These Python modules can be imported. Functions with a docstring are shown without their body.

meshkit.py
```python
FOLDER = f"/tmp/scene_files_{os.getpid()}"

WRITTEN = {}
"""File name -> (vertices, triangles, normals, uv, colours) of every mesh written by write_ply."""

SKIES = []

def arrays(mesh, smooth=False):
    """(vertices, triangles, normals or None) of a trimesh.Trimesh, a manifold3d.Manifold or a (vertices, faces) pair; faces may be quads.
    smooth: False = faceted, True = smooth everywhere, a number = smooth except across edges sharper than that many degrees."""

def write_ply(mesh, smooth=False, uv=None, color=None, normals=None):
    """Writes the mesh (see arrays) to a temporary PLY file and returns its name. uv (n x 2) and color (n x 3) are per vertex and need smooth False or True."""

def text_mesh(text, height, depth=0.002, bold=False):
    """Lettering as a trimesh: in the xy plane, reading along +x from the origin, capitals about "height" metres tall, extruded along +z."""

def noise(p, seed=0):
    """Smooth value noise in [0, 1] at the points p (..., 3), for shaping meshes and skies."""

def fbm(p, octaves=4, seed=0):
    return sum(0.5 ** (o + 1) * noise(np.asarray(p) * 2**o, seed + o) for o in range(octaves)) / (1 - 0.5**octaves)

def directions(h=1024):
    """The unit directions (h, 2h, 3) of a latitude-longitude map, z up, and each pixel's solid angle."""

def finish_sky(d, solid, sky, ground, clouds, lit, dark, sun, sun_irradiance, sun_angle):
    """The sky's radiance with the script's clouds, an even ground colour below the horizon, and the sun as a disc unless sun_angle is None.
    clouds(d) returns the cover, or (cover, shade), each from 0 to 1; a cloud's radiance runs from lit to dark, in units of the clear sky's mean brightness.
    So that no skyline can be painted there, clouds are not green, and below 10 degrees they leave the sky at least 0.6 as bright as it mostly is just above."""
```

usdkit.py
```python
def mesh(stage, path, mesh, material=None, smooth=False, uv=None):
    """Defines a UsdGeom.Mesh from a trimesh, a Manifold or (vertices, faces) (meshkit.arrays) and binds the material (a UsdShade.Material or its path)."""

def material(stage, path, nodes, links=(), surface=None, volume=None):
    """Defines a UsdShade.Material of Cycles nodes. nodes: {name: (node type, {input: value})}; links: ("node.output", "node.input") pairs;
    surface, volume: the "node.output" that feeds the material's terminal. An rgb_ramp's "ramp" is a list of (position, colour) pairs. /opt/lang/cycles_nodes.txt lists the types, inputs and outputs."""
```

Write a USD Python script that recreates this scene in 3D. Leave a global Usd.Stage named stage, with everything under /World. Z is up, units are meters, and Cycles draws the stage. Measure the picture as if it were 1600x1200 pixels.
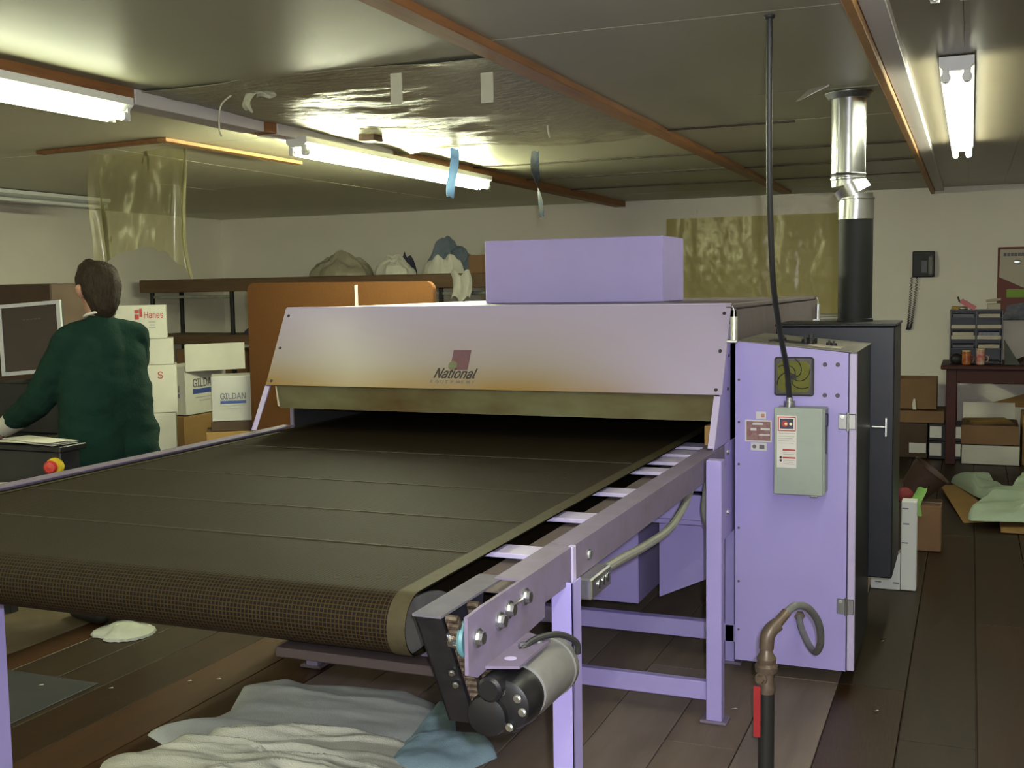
import math, random
import numpy as np, trimesh, manifold3d as m3
from shapely.geometry import Polygon, Point
from shapely import contains_xy
import usdkit, meshkit
from pxr import Usd, UsdGeom, UsdLux, Sdf, Gf, UsdShade

stage = Usd.Stage.CreateInMemory()
UsdGeom.SetStageUpAxis(stage, UsdGeom.Tokens.z)
UsdGeom.SetStageMetersPerUnit(stage, 1.0)
UsdGeom.Xform.Define(stage, '/World')
stage.SetDefaultPrim(stage.GetPrimAtPath('/World'))
UsdGeom.Scope.Define(stage, '/World/Looks')
V = lambda *a: np.array(a, float)

# ------------------------------------------------------------------ camera, lights, exposure
YAW, PITCH, ROLL = math.radians(22.401), math.radians(4.924), math.radians(-0.902)
EXPOSURE = 2.15
TUBE = 13.0                      # radiance of the fluorescent tubes
TUBE_COLOR = (0.95, 1.0, 0.66)
FLASH = 22.0
_f = V(-math.sin(YAW) * math.cos(PITCH), math.cos(YAW) * math.cos(PITCH), -math.sin(PITCH))
_r = V(math.cos(YAW), math.sin(YAW), 0)
_u = np.cross(_r, _f)
_r2 = _r * math.cos(ROLL) + _u * math.sin(ROLL)
_u2 = -_r * math.sin(ROLL) + _u * math.cos(ROLL)
EYE = V(0, 0, 1.6)
cam = UsdGeom.Camera.Define(stage, '/World/camera')
cam.AddTransformOp().Set(Gf.Matrix4d(*_r2, 0, *_u2, 0, *(-_f), 0, *EYE, 1))
cam.CreateHorizontalApertureAttr(36.0)
cam.CreateVerticalApertureAttr(27.0)
cam.CreateFocalLengthAttr(36.0 * 1741.9 / 1600)
cam.CreateClippingRangeAttr(Gf.Vec2f(0.05, 100))
cam.CreateExposureAttr(EXPOSURE)
fl = UsdLux.SphereLight.Define(stage, '/World/camera_flash')
fl.AddTranslateOp().Set(Gf.Vec3d(*(EYE + _u2 * 0.06 + _r2 * 0.05 - _f * 0.03)))
fl.CreateRadiusAttr(0.02)
fl.CreateNormalizeAttr(True)
fl.CreateIntensityAttr(FLASH)
fl.CreateColorAttr(Gf.Vec3f(0.84, 0.86, 1.0))

# ------------------------------------------------------------------ helpers
used, origin = {}, {}


def numbered(parent, name):
    k = used.get((parent, name), 0)
    used[(parent, name)] = k + 1
    return name if k == 0 else f'{name}_{k:03d}'


def keys(prim, **kw):
    for k, v in kw.items():
        if v:
            prim.SetCustomDataByKey(k, v)


def thing(name, label=None, cat=None, loc=(0, 0, 0), group=None, kind=None):
    path = '/World/' + numbered('/World', name)
    x = UsdGeom.Xform.Define(stage, path)
    x.AddTranslateOp().Set(Gf.Vec3d(*map(float, loc)))
    origin[path] = V(*loc)
    keys(x.GetPrim(), label=label, category=cat, group=group, kind=kind)
    return path


def root_of(path):
    return '/'.join(path.split('/')[:3])


def part(name, mesh, mat, parent='/World', label=None, cat=None, group=None, kind=None, smooth=35, uv=None):
    """one Mesh prim; vertices are given in world coordinates"""
    path = parent + '/' + numbered(parent, name)
    v, f, n = meshkit.arrays(mesh, False)
    if parent != '/World':
        v = v - origin[root_of(path)]
    p = usdkit.mesh(stage, path, (v, f), mat, smooth if uv is None else True, uv).GetPrim()
    keys(p, label=label, category=cat, group=group, kind=kind)
    return path


def single(name, mesh, mat, label, cat, group=None, kind=None, smooth=35):
    """a thing that is one mesh: the mesh sits under /World with its base as its origin"""
    path = '/World/' + numbered('/World', name)
    v, f, n = meshkit.arrays(mesh, False)
    c = V((v[:, 0].min() + v[:, 0].max()) / 2, (v[:, 1].min() + v[:, 1].max()) / 2, v[:, 2].min())
    m = usdkit.mesh(stage, path, (v - c, f), mat, smooth)
    UsdGeom.Xformable(m).AddTranslateOp().Set(Gf.Vec3d(*map(float, c)))
    keys(m.GetPrim(), label=label, category=cat, group=group, kind=kind)
    return path


def copy(src, loc, label, group=None, name=None, rot=None):
    """another instance of a thing with all its parts"""
    prim = stage.GetPrimAtPath(src)
    base = name or src.split('/')[2].rstrip('0123456789').rstrip('_')
    path = '/World/' + numbered('/World', base)
    x = UsdGeom.Xform.Define(stage, path)
    x.GetPrim().GetReferences().AddInternalReference(src)
    x.GetPrim().SetInstanceable(True)
    UsdGeom.Xformable(x.GetPrim()).GetPrim().GetAttribute('xformOp:translate').Set(Gf.Vec3d(*map(float, loc)))
    keys(x.GetPrim(), label=label, group=group)
    return path


cat_ = trimesh.util.concatenate


def box(x0, x1, y0, y1, z0, z1, b=0.003):
    x0, x1 = min(x0, x1), max(x0, x1); y0, y1 = min(y0, y1), max(y0, y1); z0, z1 = min(z0, z1), max(z0, z1)
    b = min(b, (x1 - x0) / 3, (y1 - y0) / 3, (z1 - z0) / 3)
    if b <= 0.0004:
        m = trimesh.creation.box((x1 - x0, y1 - y0, z1 - z0)); m.apply_translation(((x0 + x1) / 2, (y0 + y1) / 2, (z0 + z1) / 2)); return m
    p = []
    for sx in (0, 1):
        for sy in (0, 1):
            for sz in (0, 1):
                c = V((x0, x1)[sx], (y0, y1)[sy], (z0, z1)[sz]); d = V(1 - 2 * sx, 1 - 2 * sy, 1 - 2 * sz) * b
                for k in range(3):
                    q = c + d; q[k] = c[k]; p.append(q)
    return trimesh.convex.convex_hull(np.array(p))


def frame(d, up=(0, 0, 1)):
    d = np.asarray(d, float); d = d / np.linalg.norm(d)
    up = np.asarray(up, float)
    if abs(d @ up) > 0.98: up = V(0, 1, 0)
    s = np.cross(d, up); s /= np.linalg.norm(s)
    return s, np.cross(s, d), d


def bar(a, b, w, h, up=(0, 0, 1), bev=0.002):
    a, b = np.asarray(a, float), np.asarray(b, float)
    s, u, d = frame(b - a, up); L = np.linalg.norm(b - a)
    m = box(-w / 2, w / 2, -h / 2, h / 2, 0, L, bev)
    T = np.eye(4); T[:3, 0], T[:3, 1], T[:3, 2], T[:3, 3] = s, u, d, a
    if np.linalg.det(T[:3, :3]) < 0: T[:3, 0] *= -1
    m.apply_transform(T); return m


def spline(pts, n=8):
    p = np.asarray(pts, float)
    if len(p) < 3: return p
    q = np.vstack([2 * p[0] - p[1], p, 2 * p[-1] - p[-2]]); out = []
    for i in range(1, len(q) - 2):
        for t in np.linspace(0, 1, n, endpoint=False):
            a, b, c, d = q[i - 1:i + 3]
            out.append(.5 * ((2 * b) + (c - a) * t + (2 * a - 5 * b + 4 * c - d) * t * t + (-a + 3 * b - 3 * c + d) * t ** 3))
    out.append(p[-1]); return np.array(out)


def tube(pts, r, n=10, smooth=0):
    p = spline(pts, smooth) if smooth else np.asarray(pts, float)
    r = np.broadcast_to(np.asarray(r, float), (len(p),)) if np.ndim(r) == 0 else np.interp(np.linspace(0, 1, len(p)), np.linspace(0, 1, len(r)), r)
    t = np.gradient(p, axis=0); t /= np.linalg.norm(t, axis=1, keepdims=True)
    s, u, _ = frame(t[0]); rings = []
    for i in range(len(p)):
        s = s - (s @ t[i]) * t[i]; s /= np.linalg.norm(s); u = np.cross(t[i], s)
        a = np.linspace(0, 2 * np.pi, n, endpoint=False)
        rings.append(p[i] + r[i] * (np.cos(a)[:, None] * s + np.sin(a)[:, None] * u))
    v = np.vstack(rings + [p[:1], p[-1:]]); f = []
    for i in range(len(p) - 1):
        for k in range(n):
            a, b = i * n + k, i * n + (k + 1) % n
            f += [[a, b, b + n], [a, b + n, a + n]]
    e = len(p) * n
    for k in range(n):
        f += [[e, (k + 1) % n, k], [e + 1, e - n + k, e - n + (k + 1) % n]]
    return trimesh.Trimesh(v, f, process=False)


def cyl(a, b, r, n=20):
    return tube([a, b], r, n)


def lathe(prof, c, n=24, axis=None):
    """prof: (radius, height) pairs; revolved round a vertical line through c, or the axis given"""
    a = np.linspace(0, 2 * np.pi, n, endpoint=False); prof = np.asarray(prof, float)
    v = np.array([[r * math.cos(t), r * math.sin(t), h] for r, h in prof for t in a]); f = []
    for i in range(len(prof) - 1):
        for k in range(n):
            p, q = i * n + k, i * n + (k + 1) % n
            f += [[p, q, q + n], [p, q + n, p + n]]
    v = np.vstack([v, [0, 0, prof[0, 1]], [0, 0, prof[-1, 1]]]); e = len(prof) * n
    for k in range(n):
        f += [[e, (k + 1) % n, k], [e + 1, e - n + k, e - n + (k + 1) % n]]
    if axis is not None:
        s, u, d = frame(axis); v = v @ np.array([s, u, d]) if np.linalg.det(np.array([s, u, d])) > 0 else v @ np.array([-s, u, d])
    return trimesh.Trimesh(v + np.asarray(c, float), f, process=False)


def prism(poly, a0, a1, axis):
    """polygon in the two other axes (in order x,y,z without axis), extruded along axis from a0 to a1"""
    m = trimesh.creation.extrude_polygon(Polygon(poly), abs(a1 - a0), engine='earcut'); v = m.vertices.copy()
    o = [k for k in range(3) if k != axis]; w = np.zeros_like(v); w[:, o[0]], w[:, o[1]], w[:, axis] = v[:, 0], v[:, 1], v[:, 2] + min(a0, a1)
    m = trimesh.Trimesh(w, m.faces); m.fix_normals(); return m


def hull(*pts):
    return trimesh.convex.convex_hull(np.array(pts, float))


def ball(c, r, s=(1, 1, 1), n=2):
    m = trimesh.creation.icosphere(n, 1.0); m.apply_scale(np.asarray(s) * r); m.apply_translation(c); return m


def onto(m, o, right, up):
    """puts a mesh made in the xy plane (thickness along z) on the plane of right and up at o"""
    r = np.asarray(right, float) / np.linalg.norm(right); u = np.asarray(up, float); u = u - (u @ r) * r; u /= np.linalg.norm(u)
    T = np.eye(4); T[:3, 0], T[:3, 1], T[:3, 2], T[:3, 3] = r, u, np.cross(r, u), o
    m = m.copy(); m.apply_transform(T); return m


def text(s, height, width=None, shear=0, bold=False, depth=0.0012, space=0):
    if space:
        ms = []
        for k, ch in enumerate(s):
            g = meshkit.text_mesh(ch, height, depth, bold); g.apply_translation((k * space, 0, 0)); ms.append(g)
        m = cat_(ms)
    else:
        m = meshkit.text_mesh(s, height, depth, bold)
    v = m.vertices.copy(); v[:, 0] += shear * v[:, 1]
    if width: v[:, 0] = (v[:, 0] - v[:, 0].min()) * width / np.ptp(v[:, 0])
    m.vertices = v; return m


def plate(x0, y0, x1, y1, d=0.001, z=0):
    return box(x0, x1, y0, y1, z, z + d, 0)


def hexbolt(c, axis, r=0.011, h=0.008):
    a = np.asarray(axis, float); c = np.asarray(c, float)
    return cat_([cyl(c, c + a * h * .35, r * 1.45, 16), cyl(c, c + a * h, r, 6)])


def cloth(outline, h, seed, folds=7, ang=0.0, z0=0.004, base=0.3, res=70, bumps=0.5, ep=5.0):
    """a dropped cloth: star-shaped outline, ridged folds, edge down on what it lies on"""
    p = np.asarray(outline, float); c = Polygon(p).representative_point(); c = V(c.x, c.y) if not np.all(np.isfinite(p.mean(0))) else p.mean(0)
    q = np.vstack([p, p[:1]]); d = np.r_[0, np.cumsum(np.linalg.norm(np.diff(q, axis=0), axis=1))]
    N = res * 2; s = np.linspace(0, d[-1], N, endpoint=False)
    e = np.stack([np.interp(s, d, q[:, 0]), np.interp(s, d, q[:, 1])], 1)
    rr = np.linspace(0, 1, res // 2) ** .8; v = []
    size = np.ptp(p, axis=0).max()
    for k, t in enumerate(rr):
        xy = c + (e - c) * t
        loc = np.stack([xy[:, 0] * math.cos(ang) + xy[:, 1] * math.sin(ang), -xy[:, 0] * math.sin(ang) + xy[:, 1] * math.cos(ang), np.zeros(N)], 1) / size
        w = loc + .12 * (np.stack([meshkit.fbm(loc * 4 + 7, 3, seed), meshkit.fbm(loc * 4 + 31, 3, seed + 1), np.zeros(N)], 1) - .5)
        st = w * V(1.6, folds, 1)
        rid = 1 - np.abs(2 * meshkit.fbm(st + 11, 3, seed + 2) - 1) * 1.0
        rid = np.clip((rid - .55) / .45, 0, 1)
        bl = meshkit.fbm(loc * (5 if ep > 3 else 3.2) + 3, 4, seed + 5); bl = bl if ep > 3 else np.clip((bl - .25) * 1.9, 0, 1.2)
        z = h * (base + (1 - base) * rid * (1 - bumps) + bumps * bl * (1 - base)) * np.clip((1 - t ** ep), 0.0, 1) ** .6
        v.append(np.c_[xy, z0 + z])
    v = np.array(v); n0 = len(rr); f = []
    for i in range(n0 - 1):
        for k in range(N):
            a, b = i * N + k, i * N + (k + 1) % N
            f += [[a, a + N, b + N], [a, b + N, b]]
    v = v.reshape(-1, 3); L = (n0 - 1) * N
    bot = v[L:].copy(); bot[:, 2] = z0 - .003; v = np.vstack([v, bot, [[c[0], c[1], z0 - .003]]])
    B = n0 * N
    for k in range(N):
        a, b = L + k, L + (k + 1) % N
        f += [[a, B + k, B + (k + 1) % N], [a, B + (k + 1) % N, b], [B + N, B + (k + 1) % N, B + k]]
    return trimesh.Trimesh(v, f, process=False)


def sheet(fn, nu, nv, t=0.0015):
    """a thin wavy sheet from fn(u, v) -> point, given thickness"""
    u, w = np.meshgrid(np.linspace(0, 1, nu), np.linspace(0, 1, nv), indexing='ij')
    P = fn(u, w); gu, gv = np.gradient(P, axis=0), np.gradient(P, axis=1)
    n = np.cross(gu, gv); n /= np.maximum(np.linalg.norm(n, axis=-1, keepdims=True), 1e-12)
    a, b = (P + n * t / 2).reshape(-1, 3), (P - n * t / 2).reshape(-1, 3); M = nu * nv; f = []
    id_ = lambda i, j: i * nv + j
    for i in range(nu - 1):
        for j in range(nv - 1):
            p, q, r, s = id_(i, j), id_(i + 1, j), id_(i + 1, j + 1), id_(i, j + 1)
            f += [[p, q, r], [p, r, s], [M + p, M + r, M + q], [M + p, M + s, M + r]]
    edge = [id_(i, 0) for i in range(nu)] + [id_(nu - 1, j) for j in range(1, nv)] + [id_(i, nv - 1) for i in range(nu - 2, -1, -1)] + [id_(0, j) for j in range(nv - 2, 0, -1)]
    for k in range(len(edge)):
        p, q = edge[k], edge[(k + 1) % len(edge)]
        f += [[p, M + p, M + q], [p, M + q, q]]
    return trimesh.Trimesh(np.vstack([a, b]), f, process=False)


# ------------------------------------------------------------------ materials
MATS = {}


def mat(name, col, rough=0.5, metal=0.0, var=0.0, scale=6.0, col2=None, bump=0.0, bscale=60.0, spec=0.5, stretch=(1, 1, 1), rand=0.0, detail=4, sheen=0.0):
    """principled colour with noise towards col2 and a noise bump"""
    n = {'p': ('principled_bsdf', {'base_color': col, 'roughness': rough, 'metallic': metal, 'specular_ior_level': spec})}
    L = []
    if sheen: n['p'][1]['sheen_weight'] = sheen
    if var or bump:
        n['t'] = ('texture_coordinate', {}); n['m'] = ('mapping', {'scale': stretch}); L += [('t.object', 'm.vector')]
    if var:
        c2 = col2 or tuple(c * .55 for c in col)
        n['n'] = ('noise_texture', {'scale': scale, 'detail': detail, 'roughness': .6})
        n['r'] = ('map_range', {'from_min': .35, 'from_max': .7, 'to_min': 0, 'to_max': var, 'clamp': True})
        n['x'] = ('mix_color', {'a': col, 'b': c2})
        L += [('m.vector', 'n.vector'), ('n.fac', 'r.value'), ('r.result', 'x.fac'), ('x.result', 'p.base_color')]
    if bump:
        n['bn'] = ('noise_texture', {'scale': bscale, 'detail': 3}); n['b'] = ('bump', {'strength': bump, 'distance': .01})
        L += [('m.vector', 'bn.vector'), ('bn.fac', 'b.height'), ('b.normal', 'p.normal')]
    MATS[name] = usdkit.material(stage, '/World/Looks/' + name, n, L, 'p.BSDF')
    return MATS[name]


LAV = (0.37, 0.315, 0.66)
M_lav = mat('lavender_paint', LAV, .42, var=.35, scale=5, col2=(.33, .28, .57))
M_lavdust = mat('dusty_lavender_paint', (.185, .150, .235), .6, var=.7, scale=14, col2=(.145, .118, .14), spec=.3)
M_side = mat('dark_lavender_paint', (.15, .12, .135), .55, var=.7, scale=7, col2=(.10, .082, .08))  # darker, browner lavender for the oven roof, right side and flange
M_lavlight = mat('pale_lavender_paint', (.48, .42, .62), .4)
M_slat = mat('slat_paint', (.47, .42, .60), .4)
M_dark = mat('oven_inside', (.03, .027, .025), .8)
M_black = mat('black_paint', (.010, .010, .012), .42, var=.5, scale=30, col2=(.026, .024, .024), spec=.35)
M_gear = mat('black_casting', (.0075, .0075, .009), .4, var=.4, scale=30, col2=(.016, .015, .014), spec=.4)
M_blackm = mat('matt_black', (.012, .012, .013), .55)
M_furn = mat('charcoal_steel', (.011, .013, .019), .4, var=.6, scale=5, col2=(.026, .025, .028), spec=.35)
M_zinc = mat('zinc', (.62, .64, .62), .3, metal=1.0)
M_galv = mat('galvanised_steel', (.44, .45, .44), .26, metal=1.0, var=.5, scale=20, col2=(.42, .43, .42), bump=.05, bscale=25)
M_galvd = mat('dull_galvanised', (.34, .36, .35), .38, metal=1.0, var=.7, scale=12, col2=(.22, .23, .24))
M_guard = mat('grey_guard', (.13, .12, .145), .7, spec=.15, var=.4, scale=20)
M_motor = mat('motor_grey', (.17, .165, .15), .5, var=.5, scale=20, col2=(.11, .105, .1))
M_teal = mat('teal_paint', (.09, .22, .24), .45)
M_chain = mat('greasy_chain', (.06, .038, .025), .5, metal=.6, var=.7, scale=80, col2=(.25, .2, .15))
M_green = mat('grey_green_enamel', (.31, .36, .31), .42, var=.2, scale=8)
M_white = mat('white_print', (.62, .60, .55), .5)
M_red = mat('red_print', (.42, .05, .04), .5)
M_maroon = mat('maroon_print', (.22, .085, .075), .5, var=.5, scale=60, col2=(.4, .3, .27))
M_navy = mat('navy_print', (.03, .03, .07), .5)
M_blueink = mat('blue_ink', (.04, .07, .25), .6)
M_greyink = mat('grey_ink', (.13, .13, .15), .6)
M_greyink2 = mat('pale_grey_ink', (.35, .35, .33), .6)
M_ink = mat('dark_ink', (.035, .03, .03), .6)
M_olive = mat('olive_filter', (.14, .14, .02), .8, var=.4, scale=40)
M_cream = mat('cream_strip', (.72, .67, .42), .5)
M_wood = mat('orange_wood', (.25, .105, .028), .55, var=.8, scale=5, col2=(.15, .058, .018), stretch=(6, .5, 6))
M_woodp = mat('pale_wood', (.36, .19, .06), .6, var=.6, scale=6, col2=(.26, .12, .04), stretch=(.6, 6, 6))
M_brownwood = mat('brown_board', (.115, .065, .03), .6, var=.7, scale=4, col2=(.075, .042, .02), stretch=(.5, 5, 5))
M_darkwood = mat('dark_red_wood', (.065, .020, .017), .5, spec=.2, var=.6, scale=5, col2=(.045, .018, .016), stretch=(1, 6, 6))
M_drywall = mat('white_cover', (.48, .45, .42), .55)
M_wall = mat('wall_paint', (.80, .755, .65), .75, var=.5, scale=1.2, col2=(.73, .685, .58), bump=.12, bscale=90)
M_enamel = mat('white_enamel', (.6, .6, .56), .35)
M_card = mat('brown_cardboard', (.20, .11, .05), .8, var=.4, scale=4)
M_cardd = mat('dark_cardboard', (.070, .041, .023), .8, var=.5, scale=4)
M_cardo = mat('ochre_cardboard', (.33, .19, .06), .8, var=.3, scale=4)
M_carton = mat('white_carton', (.56, .55, .47), .65, var=.2, scale=5)
M_cartong = mat('greyish_carton', (.42, .42, .40), .65, var=.2, scale=5)
M_fabric = mat('brown_fabric', (.115, .048, .014), .9, var=.4, scale=60, col2=(.09, .036, .011), bump=.2, bscale=300, spec=.2)
M_sweater = mat('green_fleece', (.008, .030, .020), .95, var=.5, scale=25, col2=(.006, .022, .016), bump=.3, bscale=120, spec=.15)
M_hair = mat('dark_brown_hair', (.020, .013, .008), .7, spec=.2, var=.7, scale=60, col2=(.05, .036, .022), bump=.8, bscale=150, stretch=(1, 1, .25))
M_skin = mat('skin', (.42, .23, .15), .55, var=.3, scale=15, col2=(.38, .18, .12))
M_jeans = mat('dark_jeans', (.02, .025, .05), .9)
M_paper = mat('paper', (.60, .58, .50), .7)
M_yellow = mat('yellow_plastic', (.60, .45, .02), .4)
M_redp = mat('red_plastic', (.42, .03, .02), .35)
M_silver = mat('silver_bezel', (.42, .42, .42), .4)
M_screen = mat('dark_screen', (.035, .022, .02), .25, var=.3, scale=3)
M_greycloth = mat('blue_grey_cloth', (.50, .53, .50), .95, var=.4, scale=9, col2=(.42, .45, .45), bump=.25, bscale=250)
M_creamcloth = mat('cream_towel', (.60, .60, .49), .95, var=.4, scale=9, col2=(.50, .50, .42), bump=.4, bscale=220)
M_bluecloth = mat('light_blue_cloth', (.26, .38, .44), .95, var=.3, scale=9, bump=.25, bscale=250)
M_mint = mat('mint_cloth', (.40, .50, .35), .95, var=.4, scale=8, col2=(.31, .40, .29), bump=.25, bscale=200)
M_beigecloth = mat('beige_cloth', (.30, .27, .19), .95, var=.4, scale=9, bump=.25, bscale=200)
M_whitecloth = mat('white_cloth', (.52, .51, .43), .95, var=.3, scale=9, bump=.2, bscale=200)
M_denim = mat('slate_blue_cloth', (.14, .17, .21), .95, var=.4, scale=9, bump=.2, bscale=200)
M_darkcloth = mat('navy_cloth', (.045, .045, .075), .95, var=.4, scale=9)
M_foam = mat('white_foam', (.60, .62, .58), .7)
M_lime = mat('lime_cloth', (.30, .60, .14), .8)
M_brass = mat('weathered_brass', (.17, .125, .09), .42, metal=.3, var=.7, scale=40, col2=(.10, .075, .055))
M_pipe = mat('black_iron', (.02, .019, .018), .5)
M_valve = mat('red_handle', (.35, .02, .025), .4)
M_hose = mat('grey_flex', (.20, .20, .19), .5, var=.4, scale=60)
M_conduit = mat('grey_green_conduit', (.26, .26, .20), .45, var=.3, scale=30)
M_cable = mat('black_cable', (.022, .022, .022), .5)
M_tape = mat('blue_tape', (.09, .19, .36), .55, var=.4, scale=30, col2=(.14, .25, .38))
M_dtape = mat('blue_yellow_tape', (.012, .026, .055), .6, var=.6, scale=18, col2=(.10, .09, .035), spec=.15)  # kept very dark to stand in for the strip being backlit
M_tab = mat('pale_plastic', (.38, .37, .28), .45)
M_yenv = mat('manila_paper', (.42, .26, .06), .7, var=.3, scale=10)
M_redmug = mat('red_glaze', (.30, .04, .02), .25, var=.8, scale=25, col2=(.55, .28, .06))
M_tray = mat('smoke_tray', (.05, .05, .052), .4)
M_beige = mat('beige_plastic', (.42, .37, .28), .5)
M_brownbin = mat('brown_basket', (.06, .032, .02), .6, var=.6, scale=30)
M_slate = mat('slate_photo', (.10, .11, .15), .4, var=.8, scale=14, col2=(.3, .3, .32))
M_redbrown = mat('red_brown_board', (.16, .05, .04), .7)
M_greenp = mat('green_paper', (.22, .36, .05), .7)

# ceiling: glossy laminated board, and the crinkled plastic vapour barrier
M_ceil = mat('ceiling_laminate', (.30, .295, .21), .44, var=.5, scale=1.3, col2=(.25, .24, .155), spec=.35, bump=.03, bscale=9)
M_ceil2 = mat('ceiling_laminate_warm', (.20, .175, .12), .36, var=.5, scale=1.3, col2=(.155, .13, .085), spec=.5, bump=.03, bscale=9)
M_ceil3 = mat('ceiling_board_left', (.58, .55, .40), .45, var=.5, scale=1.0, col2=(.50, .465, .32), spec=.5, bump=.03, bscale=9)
M_crinkle = usdkit.material(stage, '/World/Looks/crinkled_barrier', {
    't': ('texture_coordinate', {}), 'm': ('mapping', {'scale': (1.6, 3.2, 1)}), 'n': ('noise_texture', {'scale': 5.5, 'detail': 5, 'roughness': .62, 'distortion': .6}),
    'v': ('voronoi_texture', {'scale': 9.0}), 'a': ('math', {'math_type': 'multiply_add', 'value2': .35}),
    'b': ('bump', {'strength': .55, 'distance': .02}), 'c': ('mix_color', {'a': (.19, .18, .12), 'b': (.27, .25, .155)}),
    'p': ('principled_bsdf', {'roughness': .4, 'specular_ior_level': .35})},
    [('t.object', 'm.vector'), ('m.vector', 'n.vector'), ('m.vector', 'v.vector'), ('v.distance', 'a.value1'), ('n.fac', 'a.value3'), ('a.value', 'b.height'), ('b.normal', 'p.normal'), ('n.fac', 'c.fac'), ('c.result', 'p.base_color')], 'p.BSDF')


def film(name, tint, amount=.5, rough=.18, body=(.42, .40, .25), bs=.3):
    return usdkit.material(stage, '/World/Looks/' + name, {
        'tr': ('transparent_bsdf', {'color': tint}), 'g': ('glossy_bsdf', {'color': (.9, .88, .75), 'roughness': rough}), 'd': ('diffuse_bsdf', {'color': body}), 'tl': ('translucent_bsdf', {'color': body}),
        'f': ('fresnel', {'IOR': 1.35}), 'x0': ('mix_closure', {'fac': .5}), 'x1': ('mix_closure', {'fac': amount}), 'x2': ('mix_closure', {}),
        't': ('texture_coordinate', {}), 'n': ('noise_texture', {'scale': 9, 'detail': 4}), 'b': ('bump', {'strength': bs, 'distance': .012})},
        [('d.BSDF', 'x0.closure1'), ('tl.BSDF', 'x0.closure2'), ('tr.BSDF', 'x1.closure1'), ('x0.closure', 'x1.closure2'), ('x1.closure', 'x2.closure1'), ('g.BSDF', 'x2.closure2'), ('f.fac', 'x2.fac'),
         ('t.object', 'n.vector'), ('n.fac', 'b.height'), ('b.normal', 'g.normal'), ('b.normal', 'f.normal')], 'x2.closure')


M_film = film('clear_plastic_film', (.94, .93, .82), .11, bs=.15)
M_filmw = film('yellowed_window_film', (.92, .88, .62), .62, rough=.22, body=(.85, .77, .42), bs=.16)
M_filmf = film('frosted_plastic', (.9, .92, .9), .75, body=(.5, .5, .46))

M_tube2 = usdkit.material(stage, '/World/Looks/old_lit_tube', {'e': ('emission', {'color': (.98, 1.0, .76), 'strength': TUBE * .55})}, [], 'e.emission')
def tube_mat(name, k, c=TUBE_COLOR):
    return usdkit.material(stage, '/World/Looks/' + name, {'e': ('emission', {'color': c, 'strength': TUBE * k})}, [], 'e.emission')


M_tubefar, M_tubenear = tube_mat('bright_tube', 2.9), tube_mat('tired_tube', .42)
M_tube = usdkit.material(stage, '/World/Looks/lit_tube', {'e': ('emission', {'color': TUBE_COLOR, 'strength': TUBE})}, [], 'e.emission')

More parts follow.
